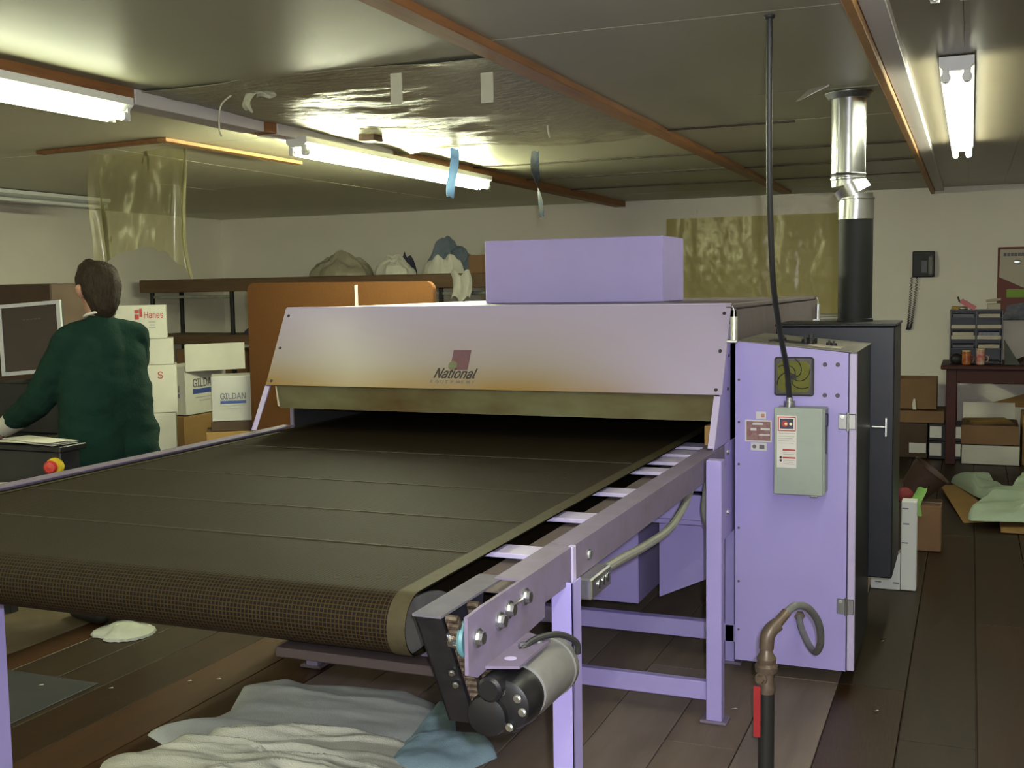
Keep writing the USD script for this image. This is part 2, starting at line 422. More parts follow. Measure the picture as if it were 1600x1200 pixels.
# hood: lavender paint, heat stain rising from the lower edge, painted tube-light tone
M_hood = usdkit.material(stage, '/World/Looks/heat_stain_and_light_tone_paint', {
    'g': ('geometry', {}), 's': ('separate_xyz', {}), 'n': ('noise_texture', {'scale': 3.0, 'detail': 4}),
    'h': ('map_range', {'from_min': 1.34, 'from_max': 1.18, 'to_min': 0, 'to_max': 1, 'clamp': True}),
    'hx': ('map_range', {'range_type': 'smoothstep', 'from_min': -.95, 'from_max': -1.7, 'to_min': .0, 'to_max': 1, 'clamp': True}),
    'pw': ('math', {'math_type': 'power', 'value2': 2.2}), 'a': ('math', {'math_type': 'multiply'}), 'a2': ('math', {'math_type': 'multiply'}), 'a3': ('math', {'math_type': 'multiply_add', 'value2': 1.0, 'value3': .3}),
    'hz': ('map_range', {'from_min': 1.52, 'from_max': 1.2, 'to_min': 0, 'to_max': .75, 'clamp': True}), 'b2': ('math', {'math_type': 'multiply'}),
    'c0': ('mix_color', {'a': (.40, .345, .47), 'b': (.27, .235, .10)}), 'c': ('mix_color', {'b': (.27, .15, .03)}),  # tan towards the left: part heat stain, part tube light worked into the colour
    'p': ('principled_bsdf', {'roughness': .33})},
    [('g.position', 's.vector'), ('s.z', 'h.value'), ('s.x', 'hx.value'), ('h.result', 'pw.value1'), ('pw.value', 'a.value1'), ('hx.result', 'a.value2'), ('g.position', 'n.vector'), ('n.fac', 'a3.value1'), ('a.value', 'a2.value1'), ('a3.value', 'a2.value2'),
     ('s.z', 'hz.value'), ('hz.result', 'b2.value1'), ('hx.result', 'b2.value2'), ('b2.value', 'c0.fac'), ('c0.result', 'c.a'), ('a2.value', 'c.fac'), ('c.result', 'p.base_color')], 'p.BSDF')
M_flap = mat('scorched_flap', (.155, .15, .075), .4, var=1, scale=2.2, col2=(.085, .05, .016), stretch=(1, 1, 2))

# belt: woven brown mesh; the weave is a fine relief that follows the belt's length
M_belt = usdkit.material(stage, '/World/Looks/woven_belt', {
    'u': ('uvmap', {'attribute': 'st'}), 'b': ('brick_texture', {'offset': 0.0, 'squash': 1.0, 'color1': (.0, .0, .0), 'color2': (.0, .0, .0), 'mortar': (1, 1, 1), 'scale': 100.0, 'mortar_size': .16, 'mortar_smooth': .4, 'brick_width': 1.0, 'row_height': 1.0}),
    'n': ('noise_texture', {'scale': 3.0, 'detail': 4}), 'c1': ('mix_color', {'a': (.037, .0215, .0058), 'b': (.029, .0165, .0045)}),
    'c': ('mix_color', {'a': (.006, .005, .004)}), 'bp': ('bump', {'strength': .5, 'distance': .002}), 'p': ('principled_bsdf', {'roughness': .7, 'specular_ior_level': .12})},
    [('u.UV', 'b.vector'), ('u.UV', 'n.vector'), ('n.fac', 'c1.fac'), ('c1.result', 'c.b'), ('b.fac', 'c.fac'), ('b.fac', 'bp.height'), ('bp.normal', 'p.normal'), ('c.result', 'p.base_color')], 'p.BSDF')
M_beltedge = mat('belt_edging', (.055, .045, .022), .65, var=.5, scale=30, spec=.15)
M_beltseam = mat('belt_seam', (.045, .036, .024), .7, spec=.15)


def plank_mat(name, c, c2, rough=.46):
    return mat(name, c, rough, spec=.28, var=.9, scale=2.6, col2=c2, stretch=(3.2, .45, 1), bump=.08, bscale=26, detail=6)


M_planks = [plank_mat('plank_dark', (.031, .0140, .0042), (.018, .0085, .003)), plank_mat('plank_brown', (.042, .0185, .0052), (.024, .0110, .0034)),
            plank_mat('plank_grey', (.034, .021, .0100), (.023, .0145, .0075), .5), plank_mat('plank_rust', (.055, .023, .0070), (.032, .0145, .005))]
M_plankd = [plank_mat('plank_dusty', (.22, .175, .145), (.16, .125, .104), .65), plank_mat('plank_dusty_brown', (.19, .145, .11), (.135, .10, .078), .65)]
M_patch = mat('slate_patch', (.042, .042, .045), .5, var=.5, scale=5)

# ------------------------------------------------------------------ the room
ZC, YB, XL, XR, YF = 2.48, 11.36, -8.49, 3.6, -2.2
BX1, BX2, BX3 = -3.42, -1.648, -.34           # the lines of the three ceiling trims
rng = random.Random(5)
fl_ = thing('floor', kind='structure')
part('subfloor', box(XL, XR, YF, YB, -.12, -.024, 0), M_planks[0], fl_)
k0 = int(math.floor((XL + 1.23) / .255)); k1 = int(math.ceil((XR + 1.23) / .255))
for k in range(k0, k1):
    x0, x1 = max(XL, -1.23 + k * .255), min(XR, -1.23 + (k + 1) * .255)
    y = YF - rng.random() * 2
    while y < YB:
        L = rng.uniform(3.0, 5.2); a, b = max(y, YF), min(y + L, YB); y += L
        if b - a < .05: continue
        dusty = (-2.6 < x0 < -.5) and a < 6.5 and b > 2.2
        m = rng.choice(M_plankd) if dusty else rng.choice(M_planks if x0 < -2.5 else M_planks[:3])
        z = rng.uniform(-.0016, 0)
        part('plank', box(x0 + .0022, x1 - .0022, a + .0015, b - .0015, -.024, z, .002), m, fl_)
part('patch_board', box(-3.86, -3.30, 2.9, 3.48, -.001, .004, .002), M_patch, fl_, label='slate-grey board patched into the planks')

part('patch_board', box(-4.75, -3.955, 3.62, 4.62, -.001, .004, .002), mat('pale_patch', (.105, .078, .046), .6, var=.5, scale=4), fl_, label='paler brown board patched into the planks')
wl = part('wall_left', box(XL - .12, XL, YF, YB + .12, 0, ZC + .1, 0), M_wall, kind='structure')
wb = thing('wall_back', kind='structure')
WX0, WX1, WZ0, WZ1 = -2.89, -1.16, 1.27, 2.27
for b in ((XL, WX0, 0, ZC + .1), (WX1, XR, 0, ZC + .1), (WX0, WX1, 0, WZ0), (WX0, WX1, WZ1, ZC + .1)):
    part('wall_section', box(b[0], b[1], YB, YB + .12, b[2], b[3], 0), M_wall, wb)
part('wall_right', box(XR, XR + .12, YF, YB + .12, 0, ZC + .1, 0), M_wall, kind='structure')
part('wall_front', box(XL - .12, XR + .12, YF - .12, YF, 0, ZC + .1, 0), M_wall, kind='structure')

ce = thing('ceiling', kind='structure')
part('deck', box(XL - .1, XR + .1, YF - .1, YB + .1, ZC + .02, ZC + .08, 0), M_blackm, ce)


def panel(x0, x1, y0, y1, m, tilt=.004, sag=0.0, g=.0022):
    d = [rng.uniform(0, tilt) for _ in range(4)]
    def fn(u, v):
        x = x0 + g + (x1 - x0 - 2 * g) * u; y = y0 + g + (y1 - y0 - 2 * g) * v
        z = ZC + .003 + (d[0] * (1 - u) * (1 - v) + d[1] * u * (1 - v) + d[2] * u * v + d[3] * (1 - u) * v) - sag * 16 * u * (1 - u) * v * (1 - v)
        return np.stack([x, y, z], -1)
    part('ceiling_panel', sheet(fn, 8, 8, .004), m, ce)


M_seam = mat('rusty_seam', (.035, .022, .010), .7)
ys_c = [YF, -1.2, 0.1, 1.35, 2.6, 3.75, 5.36, 6.26, 7.49, 8.54, 9.62, 10.5, YB]
for a, b in zip(ys_c[:-1], ys_c[1:]):
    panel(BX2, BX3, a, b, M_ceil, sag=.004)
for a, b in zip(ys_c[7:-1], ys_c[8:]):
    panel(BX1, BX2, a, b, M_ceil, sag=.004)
for a, b in ((YF, .4), (.4, 2.2), (2.2, 4.02)):
    panel(BX1, BX2, a, b, M_ceil, sag=.012)


def crinkle(x0, x1, y0, y1, sag, seed, ragged):
    def fn(u, v):
        x = x0 + (x1 - x0) * u; y = y0 + (y1 - y0) * v + ragged * (meshkit.fbm(np.stack([x * 3, 0 * x, 0 * x], -1), 3, seed) - .5) * (v > .5)
        q = np.stack([x * 2.2, y * 4.2, 0 * x], -1)
        z = ZC - .004 - sag * 16 * u * (1 - u) * v * (1 - v) - .03 * (meshkit.fbm(q, 4, seed) - .5) - .05 * np.clip(v - .9, 0, 1) * 10 * meshkit.fbm(q * 2, 2, seed + 3)
        return np.stack([x, y, z], -1)
    return sheet(fn, 60, 80, .002)


part('vapour_barrier', crinkle(BX1 + .03, BX2 - .03, 3.96, 6.30, .05, 11, .25), M_crinkle, ce, label='crinkled plastic sheet sagging below the ceiling')
panel(BX1, BX2, 4.02, 7.49, M_ceil)
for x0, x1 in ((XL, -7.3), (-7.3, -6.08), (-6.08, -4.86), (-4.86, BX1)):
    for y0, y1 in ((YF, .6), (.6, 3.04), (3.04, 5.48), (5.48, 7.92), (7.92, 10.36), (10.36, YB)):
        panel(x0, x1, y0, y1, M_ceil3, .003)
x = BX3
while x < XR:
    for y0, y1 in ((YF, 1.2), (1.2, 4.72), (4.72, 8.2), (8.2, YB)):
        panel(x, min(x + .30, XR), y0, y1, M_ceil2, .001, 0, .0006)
    x += .30

for x0, x1, y_ in ((BX1 + .05, BX2 - .05, 7.49), (BX2 + .05, -.9, 6.26), (BX2 + .05, BX3 - .03, 7.49), (BX1 + .05, BX2 - .05, 8.54), (BX2 + .05, BX3 - .03, 8.54), (BX1 + .05, BX2 - .05, 9.62), (BX2 + .05, BX3 - .03, 9.62)):
    part('seam', box(x0, x1, y_ - .010, y_ + .010, ZC - .010, ZC - .001, 0), M_seam, ce)
t1 = part('trim_1', box(BX2 - .045, BX2 + .045, YF, YB - .4, ZC - .028, ZC + .006, .004), M_wood, kind='structure')
t2 = thing('trim_2', kind='structure')
part('batten', box(BX1 - .06, BX1 + .06, YF, 7.75, ZC - .062, ZC + .006, .004), M_wood, t2)
part('batten', box(BX1 - .055, BX1 + .06, 7.755, YB - .02, ZC - .055, ZC + .006, .004), M_wood, t2)
for y0, y1 in ((3.92, 4.87), (4.99, 6.25)):
    part('white_cover', box(BX1 - .064, BX1 + .068, y0, y1, ZC - .066, ZC + .002, .003), M_drywall, t2, label='white cover strip wrapped over the wood')
t3 = thing('trim_3', kind='structure')
part('batten', box(BX3 - .03, BX3 + .004, YF, YB - .01, ZC - .06, ZC + .006, .003), M_woodp, t3)
part('fascia', box(BX3 + .006, BX3 + .085, YF, YB - .01, ZC - .035, ZC + .006, .003), M_drywall, t3, label='grey-white board beside the wood batten')

# window on the back wall, yellowed film over the blinds
w1 = thing('window_1', kind='structure')
part('window_frame', cat_([box(WX0, WX1, YB + .05, YB + .11, WZ1 - .05, WZ1, .003), box(WX0, WX1, YB + .05, YB + .11, WZ0, WZ0 + .05, .003), box(WX0, WX0 + .05, YB + .05, YB + .11, WZ0 + .05, WZ1 - .05, .003), box(WX1 - .05, WX1, YB + .05, YB + .11, WZ0 + .05, WZ1 - .05, .003)]), M_drywall, w1)
part('window_board', box(WX0 + .05, WX1 - .05, YB + .09, YB + .11, WZ0 + .05, WZ1 - .05, .002), M_beige, w1)
sl = [bar((WX0 + .06, YB + .055, WZ1 - .07 - k * .032), (WX1 - .06, YB + .055, WZ1 - .07 - k * .032), .024, .002, (0, -.5, 1), 0) for k in range(27)]
part('blind_slats', cat_(sl), M_cream, w1, kind='stuff', label='pale blind slats behind the film')


def wfilm(u, v):
    x = WX0 - .03 + (WX1 - WX0 + .02) * u; z = WZ1 + .01 - (WZ1 - WZ0 - .02) * v
    q = np.stack([x * 9, 0 * x, z * 1.6], -1)
    y = YB - .014 - .030 * meshkit.fbm(q * V(.6, 1, .35), 3, 3) - .006 * meshkit.fbm(np.stack([x * 22, 0 * x, z * 10], -1), 2, 8)
    return np.stack([x, y, z], -1)


part('plastic_film', sheet(wfilm, 110, 60, .001), M_filmw, w1, label='yellowed crinkled plastic film taped over the window')
part('window_sill', box(-1.52, -1.14, YB - .09, YB, WZ0 - .022, WZ0, .003), M_enamel, w1)

# ------------------------------------------------------------------ fluorescent lights
def strip_light(name, label, c, L, lit=True, w=.13, group=None, tm=None):
    """c: centre of the top face, against the ceiling side"""
    o = thing(name, label, 'light', (c[0], c[1], c[2] - .09), group)
    X, Y, Z = c; y0, y1 = Y - L / 2, Y + L / 2
    part('housing', hull(*[(X + sx * q, y, Z + dz) for sx in (-1, 1) for y in (y0, y1) for q, dz in ((w / 2, 0), (w / 2, -.03), (w * .3, -.055))]), M_enamel, o)
    for s in (-1, 1):
        part('tube', tube([(X + s * w * .30, y0 + .045, Z - .078), (X + s * w * .30, y1 - .045, Z - .078)], .0185, 14), (tm or M_tube) if lit else M_enamel, o)
        for yy, d in ((y0 + .015, 1), (y1 - .015, -1)):
            part('socket', cat_([box(X + s * w * .30 - .013, X + s * w * .30 + .013, yy - .009, yy + .009, Z - .098, Z - .03, .003), cyl((X + s * w * .30, yy, Z - .078), (X + s * w * .30, yy + d * .032, Z - .078), .0195, 12)]), M_enamel if lit else M_silver, o)
    return o


strip_light('fluorescent_light', 'lit twin-tube fluorescent light hung under the wood beam, above the oven hood', (-3.36, 6.42, 2.425), 2.50, tm=M_tubefar)
strip_light('fluorescent_light', 'lit twin-tube fluorescent light at the left edge, nearest on the wood beam', (-3.36, 2.62, 2.425), 2.44, tm=M_tubenear)
strip_light('fluorescent_light', 'lit twin-tube fluorescent light on the right ceiling, beyond the stove pipe', (-.07, 6.28, ZC - .004), 3.0, tm=M_tube2)
strip_light('fluorescent_light', 'lit fluorescent light cut off by the top edge at the right', (-.07, 2.22, ZC - .004), 2.44, tm=M_tube2)
for c_, l_ in (((-.07, -.60, ZC - .004), 'added unseen fluorescent light behind the camera on the right row'), ((-3.36, -.55, 2.425), 'added unseen fluorescent light behind the camera on the left beam'), ((-6.3, .4, ZC - .004), 'added unseen fluorescent light on the left ceiling, behind the camera')):
    strip_light('fluorescent_light', l_, c_, 2.44)  # unseen fixtures added to raise the overall brightness
strip_light('fluorescent_light', 'unlit long white strip light on the ceiling by the left wall', (-7.45, 6.65, ZC - .004), 3.1, lit=False, w=.2)

# ------------------------------------------------------------------ textile dryer
D = thing('conveyor_dryer', 'lavender textile dryer with a wide brown mesh conveyor belt and a sloping oven hood', 'dryer', (-1.9, 4.2, 0))
XA, XB, XO0, XO1 = -2.93, -1.072, -2.965, -.885
# belt: a loop round the nose roller
RY, RZ, RR = 2.065, .893, .068
prof = [(9.0 - k * (9.0 - RY) / 40, RZ + RR) for k in range(41)] + [(RY - RR * math.sin(t), RZ + RR * math.cos(t)) for t in np.linspace(0, math.pi, 18)[1:]] + [(RY + k * (9.0 - RY) / 40, RZ - RR) for k in range(1, 41)]
prof = np.array(prof); arc = np.r_[0, np.cumsum(np.linalg.norm(np.diff(prof, axis=0), axis=1))]


def belt_mesh(x0, x1, off=0.0, nx=2, p=prof, s=arc):
    nrm = np.gradient(p, axis=0); nrm = np.stack([nrm[:, 1], -nrm[:, 0]], 1); nrm /= np.linalg.norm(nrm, axis=1, keepdims=True)
    p = p - nrm * off if False else p + nrm * off
    xs = np.linspace(x0, x1, nx); v, uv, f = [], [], []
    for i in range(len(p)):
        for x_ in xs: v.append((x_, p[i, 0], p[i, 1])); uv.append((x_, s[i]))
    for i in range(len(p) - 1):
        for j in range(nx - 1):
            a = i * nx + j; f += [[a, a + nx, a + nx + 1], [a, a + nx + 1, a + 1]]
    return trimesh.Trimesh(v, f, process=False), np.array(uv)


def outward(m, c):
    return m


bm, buv = belt_mesh(XA, XB)
bi, biu = belt_mesh(XA, XB, -.0025)
bi.faces = bi.faces[:, ::-1]
bt = part('conveyor_belt', trimesh.Trimesh(np.vstack([bm.vertices, bi.vertices]), np.vstack([bm.faces, bi.faces + len(bm.vertices)]), process=False), M_belt, D, uv=np.vstack([buv, biu]), label='brown open-mesh conveyor belt')
sgn = 1 if (belt_mesh(0, 1, .01)[0].vertices[:, 2].max() > RZ + RR + .005) else -1
for xe in ((XB - .042, XB + .001), (XA - .001, XA + .042)):
    em, euv = belt_mesh(xe[0], xe[1], sgn * .0022); part('belt_edging', em, M_beltedge, bt, uv=euv)
for ys in (2.42, 2.78, 3.22, 3.85):
    part('belt_seam', box(XA + .05, XB - .05, ys - .004, ys + .004, RZ + RR - .001, RZ + RR + .0022, 0), M_beltseam, bt)
part('nose_roller', cyl((XA + .02, RY, RZ), (XB - .02, RY, RZ), RR - .006, 28), M_dark, D)
part('nose_plate', prism([(RY - .02 + .085 * math.cos(t) * (.55 if math.cos(t) < 0 else 2.2), RZ + (RR - .010) * math.sin(t)) for t in np.linspace(0, 2 * math.pi, 40, endpoint=False)], XB - .012, XB - .004, 0), mat('end_plate_grey', (.075, .08, .075), .4, var=.7, scale=14, col2=(.05, .04, .03)), D, label='galvanised end plate inside the belt loop')
part('nose_bar', box(-1.42, -.97, RY - .03, RY + .03, .790, .812, .003), mat('dirty_brown_paint', (.030, .019, .019), .6), D)
for xe in (XA + .1, XB - .1):
    pass
# slider slats that carry the belt, showing between the belt and the rail
for y_ in (2.54, 2.98, 3.39, 3.82, 4.06, 4.26, 4.47):
    part('belt_slat', box(XO0 + .01, -.945, y_ - .047 if y_ < 4 else y_ - .06, y_ + .047 if y_ < 4 else y_ + .06, .935, .948, .002), M_slat, D)
part('slider_bed', box(XA + .05, XB - .12, 2.2, 7.2, .905, .925, .002), M_blackm, D)
part('added_gap_plate', box(XB + .003, -.946, 2.25, 4.5, .918, .923, .001), mat('gap_plate_brown', (.13, .10, .085), .8), D)  # brown plate added so the gaps between slats are not black
# rails: C-sections, top flange and web
def c_rail(xw, s, y0, y1, zt=.977, h=.088, fl=.062):
    return cat_([box(xw - .003, xw + .003, y0, y1, zt - h, zt, .001), box(xw - s * .002, xw - s * fl, y0, y1, zt - .005, zt, .001), box(xw - s * .002, xw - s * .035, y0, y1, zt - h, zt - h + .004, .001)])


rr_ = part('side_rail', c_rail(-.882, 1, 2.515, 4.30), M_lavdust, D, label='dusty lavender rail beside the belt')
part('rail_bolt', hexbolt((-.879, 2.62, .93), (1, 0, 0), .010), M_zinc, rr_)
rl_ = part('side_rail', c_rail(-2.975, -1, 1.95, 4.4), M_lavdust, D)
rf = part('front_rail', c_rail(-.882, 1, 2.17, 2.51), M_lavdust, D)
part('rail_splice', box(-.889, -.874, 2.488, 2.512, .79, .978, .002), M_lavlight, D)
# drive end plate
dp = part('drive_plate', prism([(1.885, .975), (1.885, .862), (1.925, .845), (2.13, .852), (2.30, .860), (2.30, .978), (1.95, .978)], -.884, -.876, 0), M_lavdust, D)
for (by, bz) in ((1.925, .925), (2.035, .927), (2.085, .937), (2.175, .940)):
    part('drive_bolt', hexbolt((-.876, by, bz), (1, 0, 0), .013, .016), M_zinc, dp)
part('slot', cyl((-.8755, 2.09, .938), (-.8755, 2.17, .940), .004, 8), M_zinc, dp)
part('sprocket', cat_([lathe([(.036, -.006), (.039, 0), (.036, .006)], (-.902, 1.935, .918), 28, (1, 0, 0)), cyl((-.925, 1.935, .918), (-.89, 1.935, .918), .014, 16)]), M_teal, D, label='teal drive sprocket')
part('shaft_nut', hexbolt((-.935, 1.935, .918), (1, 0, 0), .015, .026), M_zinc, D)
gd = part('chain_guard', cat_([hull(*[(x_, y_ + dy, z_) for x_ in (-.99, -.932) for (y_, z_) in ((1.885, .968), (2.03, .705)) for dy in (0, .006)]),
                               hull(*[(-.99 + q, y_, z_) for q in (0, .004) for (y_, z_) in ((1.885, .968), (2.03, .705), (2.14, .71), (2.22, .968))])]), M_black, D, label='black chain guard channel')
part('guard_top', hull(*[(x_, y_, z_) for x_ in (-.992, -.930) for y_ in (1.88, 2.2) for z_ in (.969, .974)]), M_guard, gd)
for k in range(2):
    part('guard_screw', hexbolt((-.944, 1.953 + k * .016, .838 - k * .030), (0, -.88, -.45), .005, .006), M_zinc, gd)
ch = []
for k in range(17):
    a = k / 16; p0 = V(-.915, 1.90 + .14 * a, .965 - .25 * a)
    ch.append(cyl(p0 + V(-.012, 0, 0), p0 + V(.012, 0, 0), .008, 8)); p1 = V(-.915, 2.0 + .10 * a, .965 - .25 * a); ch.append(cyl(p1 + V(-.012, 0, 0), p1 + V(.012, 0, 0), .008, 8))
for s in (-.013, .013):
    ch += [bar((-.915 + s, 1.90, .965), (-.915 + s, 2.04, .715), .002, .012), bar((-.915 + s, 2.0, .965), (-.915 + s, 2.10, .715), .002, .012)]
part('roller_chain', cat_(ch), M_chain, D, kind='stuff', label='greasy brown roller chain')
sh = part('motor_shelf', hull(*[(x_, y_, z_) for x_, y_ in ((-.884, 1.96), (-.884, 2.20), (-.812, 2.16), (-.812, 1.985)) for z_ in (.850, .856)]), M_lavdust, D)
part('shelf_hole', lathe([(.010, 0), (.013, .001), (.010, .002)], (-.845, 2.02, .856), 16), M_lavlight, sh)
for p in ((-.83, 2.14, .857), (-.85, 2.10, .857)):
    part('shelf_bolt', hexbolt(p, (0, 0, 1), .007, .008), M_zinc, sh)
MX, MZ = -.838, .778
gb = part('gearbox', cat_([lathe([(.035, -.035), (.050, -.028), (.056, -.01), (.060, .02), (.055, .045)], (MX, 2.0, MZ), 28, (0, 1, 0)), lathe([(.025, -.05), (.040, -.045), (.044, -.03), (.044, .02), (.03, .03)], (MX - .034, 2.0, MZ - .022), 24, (0, 1, 0)), lathe([(.02, -.055), (.026, -.05), (.026, 0)], (MX - .022, 1.995, MZ + .038), 16, (0, 1, 0)),
                               hull(*[ball((MX - q, 2.0, MZ - .03), .036).vertices[i] for q in (.0, .045) for i in range(0, 162, 3)])]), M_gear, D, label='black gearbox under the motor shelf')
for (dx, dz) in ((.030, .020), (.040, -.006), (.012, -.040), (-.004, .030)):
    part('gearbox_screw', hexbolt((MX + dx, 1.964, MZ + dz), (0, -1, 0), .006, .007), M_zinc, gb)
mo = part('motor', lathe([(.040, 0), (.057, .006), (.061, .02), (.063, .165), (.066, .168), (.066, .187), (.060, .20), (.03, .21), (.0, .211)], (MX, 2.045, MZ), 32, (0, 1, 0)), M_motor, D, label='dusty grey cylindrical electric motor')
part('motor_cord', tube([(MX - .02, 2.06, MZ + .06), (MX + .0, 2.12, MZ + .085), (MX + .035, 2.18, MZ + .085), (MX + .06, 2.225, MZ + .058), (MX + .062, 2.235, MZ + .03)], .007, 10, 8), M_cable, mo)
# legs
def angle_leg(x_, y_, z1, s=1, w=.055, t=.005, z0=.0):
    return cat_([box(x_ - s * w, x_, y_ - t, y_, z0, z1, .001), box(x_ - s * t, x_, y_ - t, y_ + w, z0, z1, .001)])


def leg(name, m, fx, fy):
    l = part(name, m, M_lav, D); part('foot_plate', box(fx - .05, fx + .05, fy - .03, fy + .05, 0, .012, .003), M_lavdust, l); return l


leg('leg', angle_leg(-.862, 2.455, .90), -.88, 2.47)
leg('leg', box(-.872, -.815, 3.93, 3.985, .005, .972, .003), -.845, 3.95)
leg('leg', angle_leg(-2.70, 2.42, .78), -2.73, 2.44)
leg('leg', box(-2.60, -2.545, 3.95, 4.005, .005, .80, .003), -2.575, 3.97)
part('cross_brace', box(-2.56, -.86, 3.955, 3.99, .075, .145, .003), M_lav, D)
part('cross_brace', box(-2.95, -.87, 4.60, 4.65, .095, .17, .003), M_lav, D)
leg('leg', box(-.94, -.90, 4.60, 4.65, .005, .62, .003), -.92, 4.62)
leg('leg', box(-2.96, -2.91, 4.60, 4.65, .005, .62, .003), -2.935, 4.62)
leg('leg', box(-.94, -.90, 6.9, 6.95, .005, .62, .003), -.92, 6.92)
leg('leg', box(-2.96, -2.91, 6.9, 6.95, .005, .62, .003), -2.935, 6.92)
# oven shell
Y0, Y1 = 4.434, 7.08
part('oven_roof', box(XO0, XO1, Y0, Y1, 1.50, 1.52, .002), M_side, D)
ors = part('oven_side', box(XO1 - .02, XO1, Y0 + .002, Y1, .60, 1.499, .002), M_side, D)
part('oven_side', box(XO0, XO0 + .02, Y0 + .002, Y1, .60, 1.499, .002), M_lavdust, D)
part('oven_back', box(XO0 + .021, XO1 - .021, Y1 - .02, Y1, .60, 1.499, .002), M_lavdust, D)
part('oven_ceiling', box(XO0 + .021, XO1 - .021, 4.36, Y1 - .021, 1.07, 1.09, 0), M_dark, D)
for xl in (XO0 + .021, XO1 - .026):
    part('shade_lining', box(xl, xl + .004, Y0 + .003, Y1 - .03, .84, 1.069, 0), M_dark, D)  # dark sheets added to put shade inside the oven mouth
part('oven_floor', box(XO0 + .021, XO1 - .021, Y0 + .1, Y1 - .021, .60, .62, 0), M_lav, D)
part('apron', box(XO0 + .02, XO1 - .03, 4.44, 4.452, .64, .745, .002), M_lav, D)
part('apron', box(XO0 + .02, XO1 - .03, 4.47, 4.482, .755, .83, .002), M_lav, D)
part('roof_flange', bar((XO0, Y0 + .02, 1.523), (XO1, Y0 + .02, 1.523), .03, .006), M_lavlight, D)
part('side_flange', box(XO1 - .002, XO1 + .008, Y0 + .02, Y1, 1.505, 1.523, .002), M_side, D)
part('side_skirt', box(XO1 - .001, XO1 + .004, 4.25, 4.75, .60, .977, .001), M_lav, D)
# under-oven ducts
part('blower_duct', box(-2.4, -1.345, 4.70, 5.6, .19, .599, .004), M_lav, D)
part('duct_panel', hull(*[(x_, y_, z_) for (x_, zb) in ((-1.265, .215), (-.93, .37)) for z_ in (zb, .599) for y_ in (4.76, 4.78)]), M_lav, D)
# hood
HT, HB = V(0, 4.434, 1.521), V(0, 4.25, 1.178)
hn = np.cross(V(1, 0, 0), HT - HB); hn /= np.linalg.norm(hn)
if hn[1] > 0: hn = -hn
hup = (HT - HB) / np.linalg.norm(HT - HB)
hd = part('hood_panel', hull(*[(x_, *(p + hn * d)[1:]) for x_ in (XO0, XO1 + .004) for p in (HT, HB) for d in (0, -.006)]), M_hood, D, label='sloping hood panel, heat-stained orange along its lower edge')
for xs_ in (XO0 + .025, XO1 - .02):
    for k in range(3):
        p = HB + hup * (.02 + k * .165); part('hood_screw', hexbolt((xs_, *p[1:]), hn, .005, .004), M_ink, hd)


def on_hood(x_, d, out=.0):
    p = HB + hup * d + hn * out; return V(x_, p[1], p[2])


part('logo_square', onto(plate(0, 0, .083, .093), on_hood(-2.055, .088, .0004), (1, 0, 0), hup), mat('logo_red', (.15, .055, .055), .5, var=.8, scale=25, col2=(.12, .08, .13)), hd)
part('logo_rosette', onto(cyl((0, 0, 0), (0, 0, .0016), .021, 14), on_hood(-2.045, .108, .0004), (1, 0, 0), hup), mat('logo_green', (.12, .19, .10), .5, var=1, scale=90, col2=(.2, .1, .06)), hd)
nt = text('National', .044, .20, shear=.38, bold=True); part('lettering', onto(nt, on_hood(-2.125, .050, .0004), (1, 0, 0), hup), M_ink, hd)
nt = text('EQUIPMENT', .013, .205, space=.02); part('lettering', onto(nt, on_hood(-2.135, .026, .0004), (1, 0, 0), hup), M_greyink, hd)
# cheeks of the hood
for s, xc in ((1, XO1), (-1, XO0)):
    q = [(4.434, 1.52), (4.25, 1.178), (4.128, .985 if s < 0 else .978), (4.56, .978), (4.56, 1.52)]
    if s < 0: q = [(4.434, 1.52), (4.25, 1.178), (4.128, .985), (4.165, .985), (4.29, 1.178), (4.47, 1.52)]
    c = part('hood_cheek', prism(q, xc - .004 * (s > 0) , xc + .004 * (s < 0), 0), M_lav, D)
    part('cheek_flange', bar((xc - s * .012, 4.245, 1.172), (xc - s * .012, 4.132, .985), .026, .004, (0, -.86, .5)), M_lavlight, c)
    part('cream_gasket', bar((xc - s * .034, 4.285, 1.170), (xc - s * .034, 4.30, 1.075), .012, .006, (0, -1, .2)), M_cream, c)
    for k in range(3):
        part('cheek_screw', hexbolt((xc + s * .001, 4.42 - .02 * k, 1.45 - .13 * k), (s, 0, 0), .005, .004), M_ink, c)
part('flap', hull(*[(x_, y_, z_) for x_ in (XO0 + .04, XO1 - .03) for (y_, z_) in ((4.275, 1.176), (4.30, 1.068), (4.28, 1.176), (4.305, 1.068))]), M_flap, D, label='scorched metal flap hanging in the oven mouth')
part('bearing_block', box(-.96, -.925, 4.30, 4.36, .97, 1.05, .004), M_cardo, D)
for yy in (4.36, 6.93):
    cl = part('hold_down_clamp', cat_([cyl((-.855, yy, 1.385), (-.855, yy, 1.475), .0155, 14), tube([(-.855, yy, 1.475), (-.855, yy, 1.50), (-.862, yy, 1.512), (-.885, yy, 1.512)], .004, 8), box(-.884, -.84, yy - .014, yy + .014, 1.372, 1.386, .003)]), M_zinc, D, label='bright zinc spring clamp')
part('exhaust_box', box(-2.325, -1.385, 5.3, 5.72, 1.521, 1.842, .004), M_lav, D, label='lavender box on the oven roof')
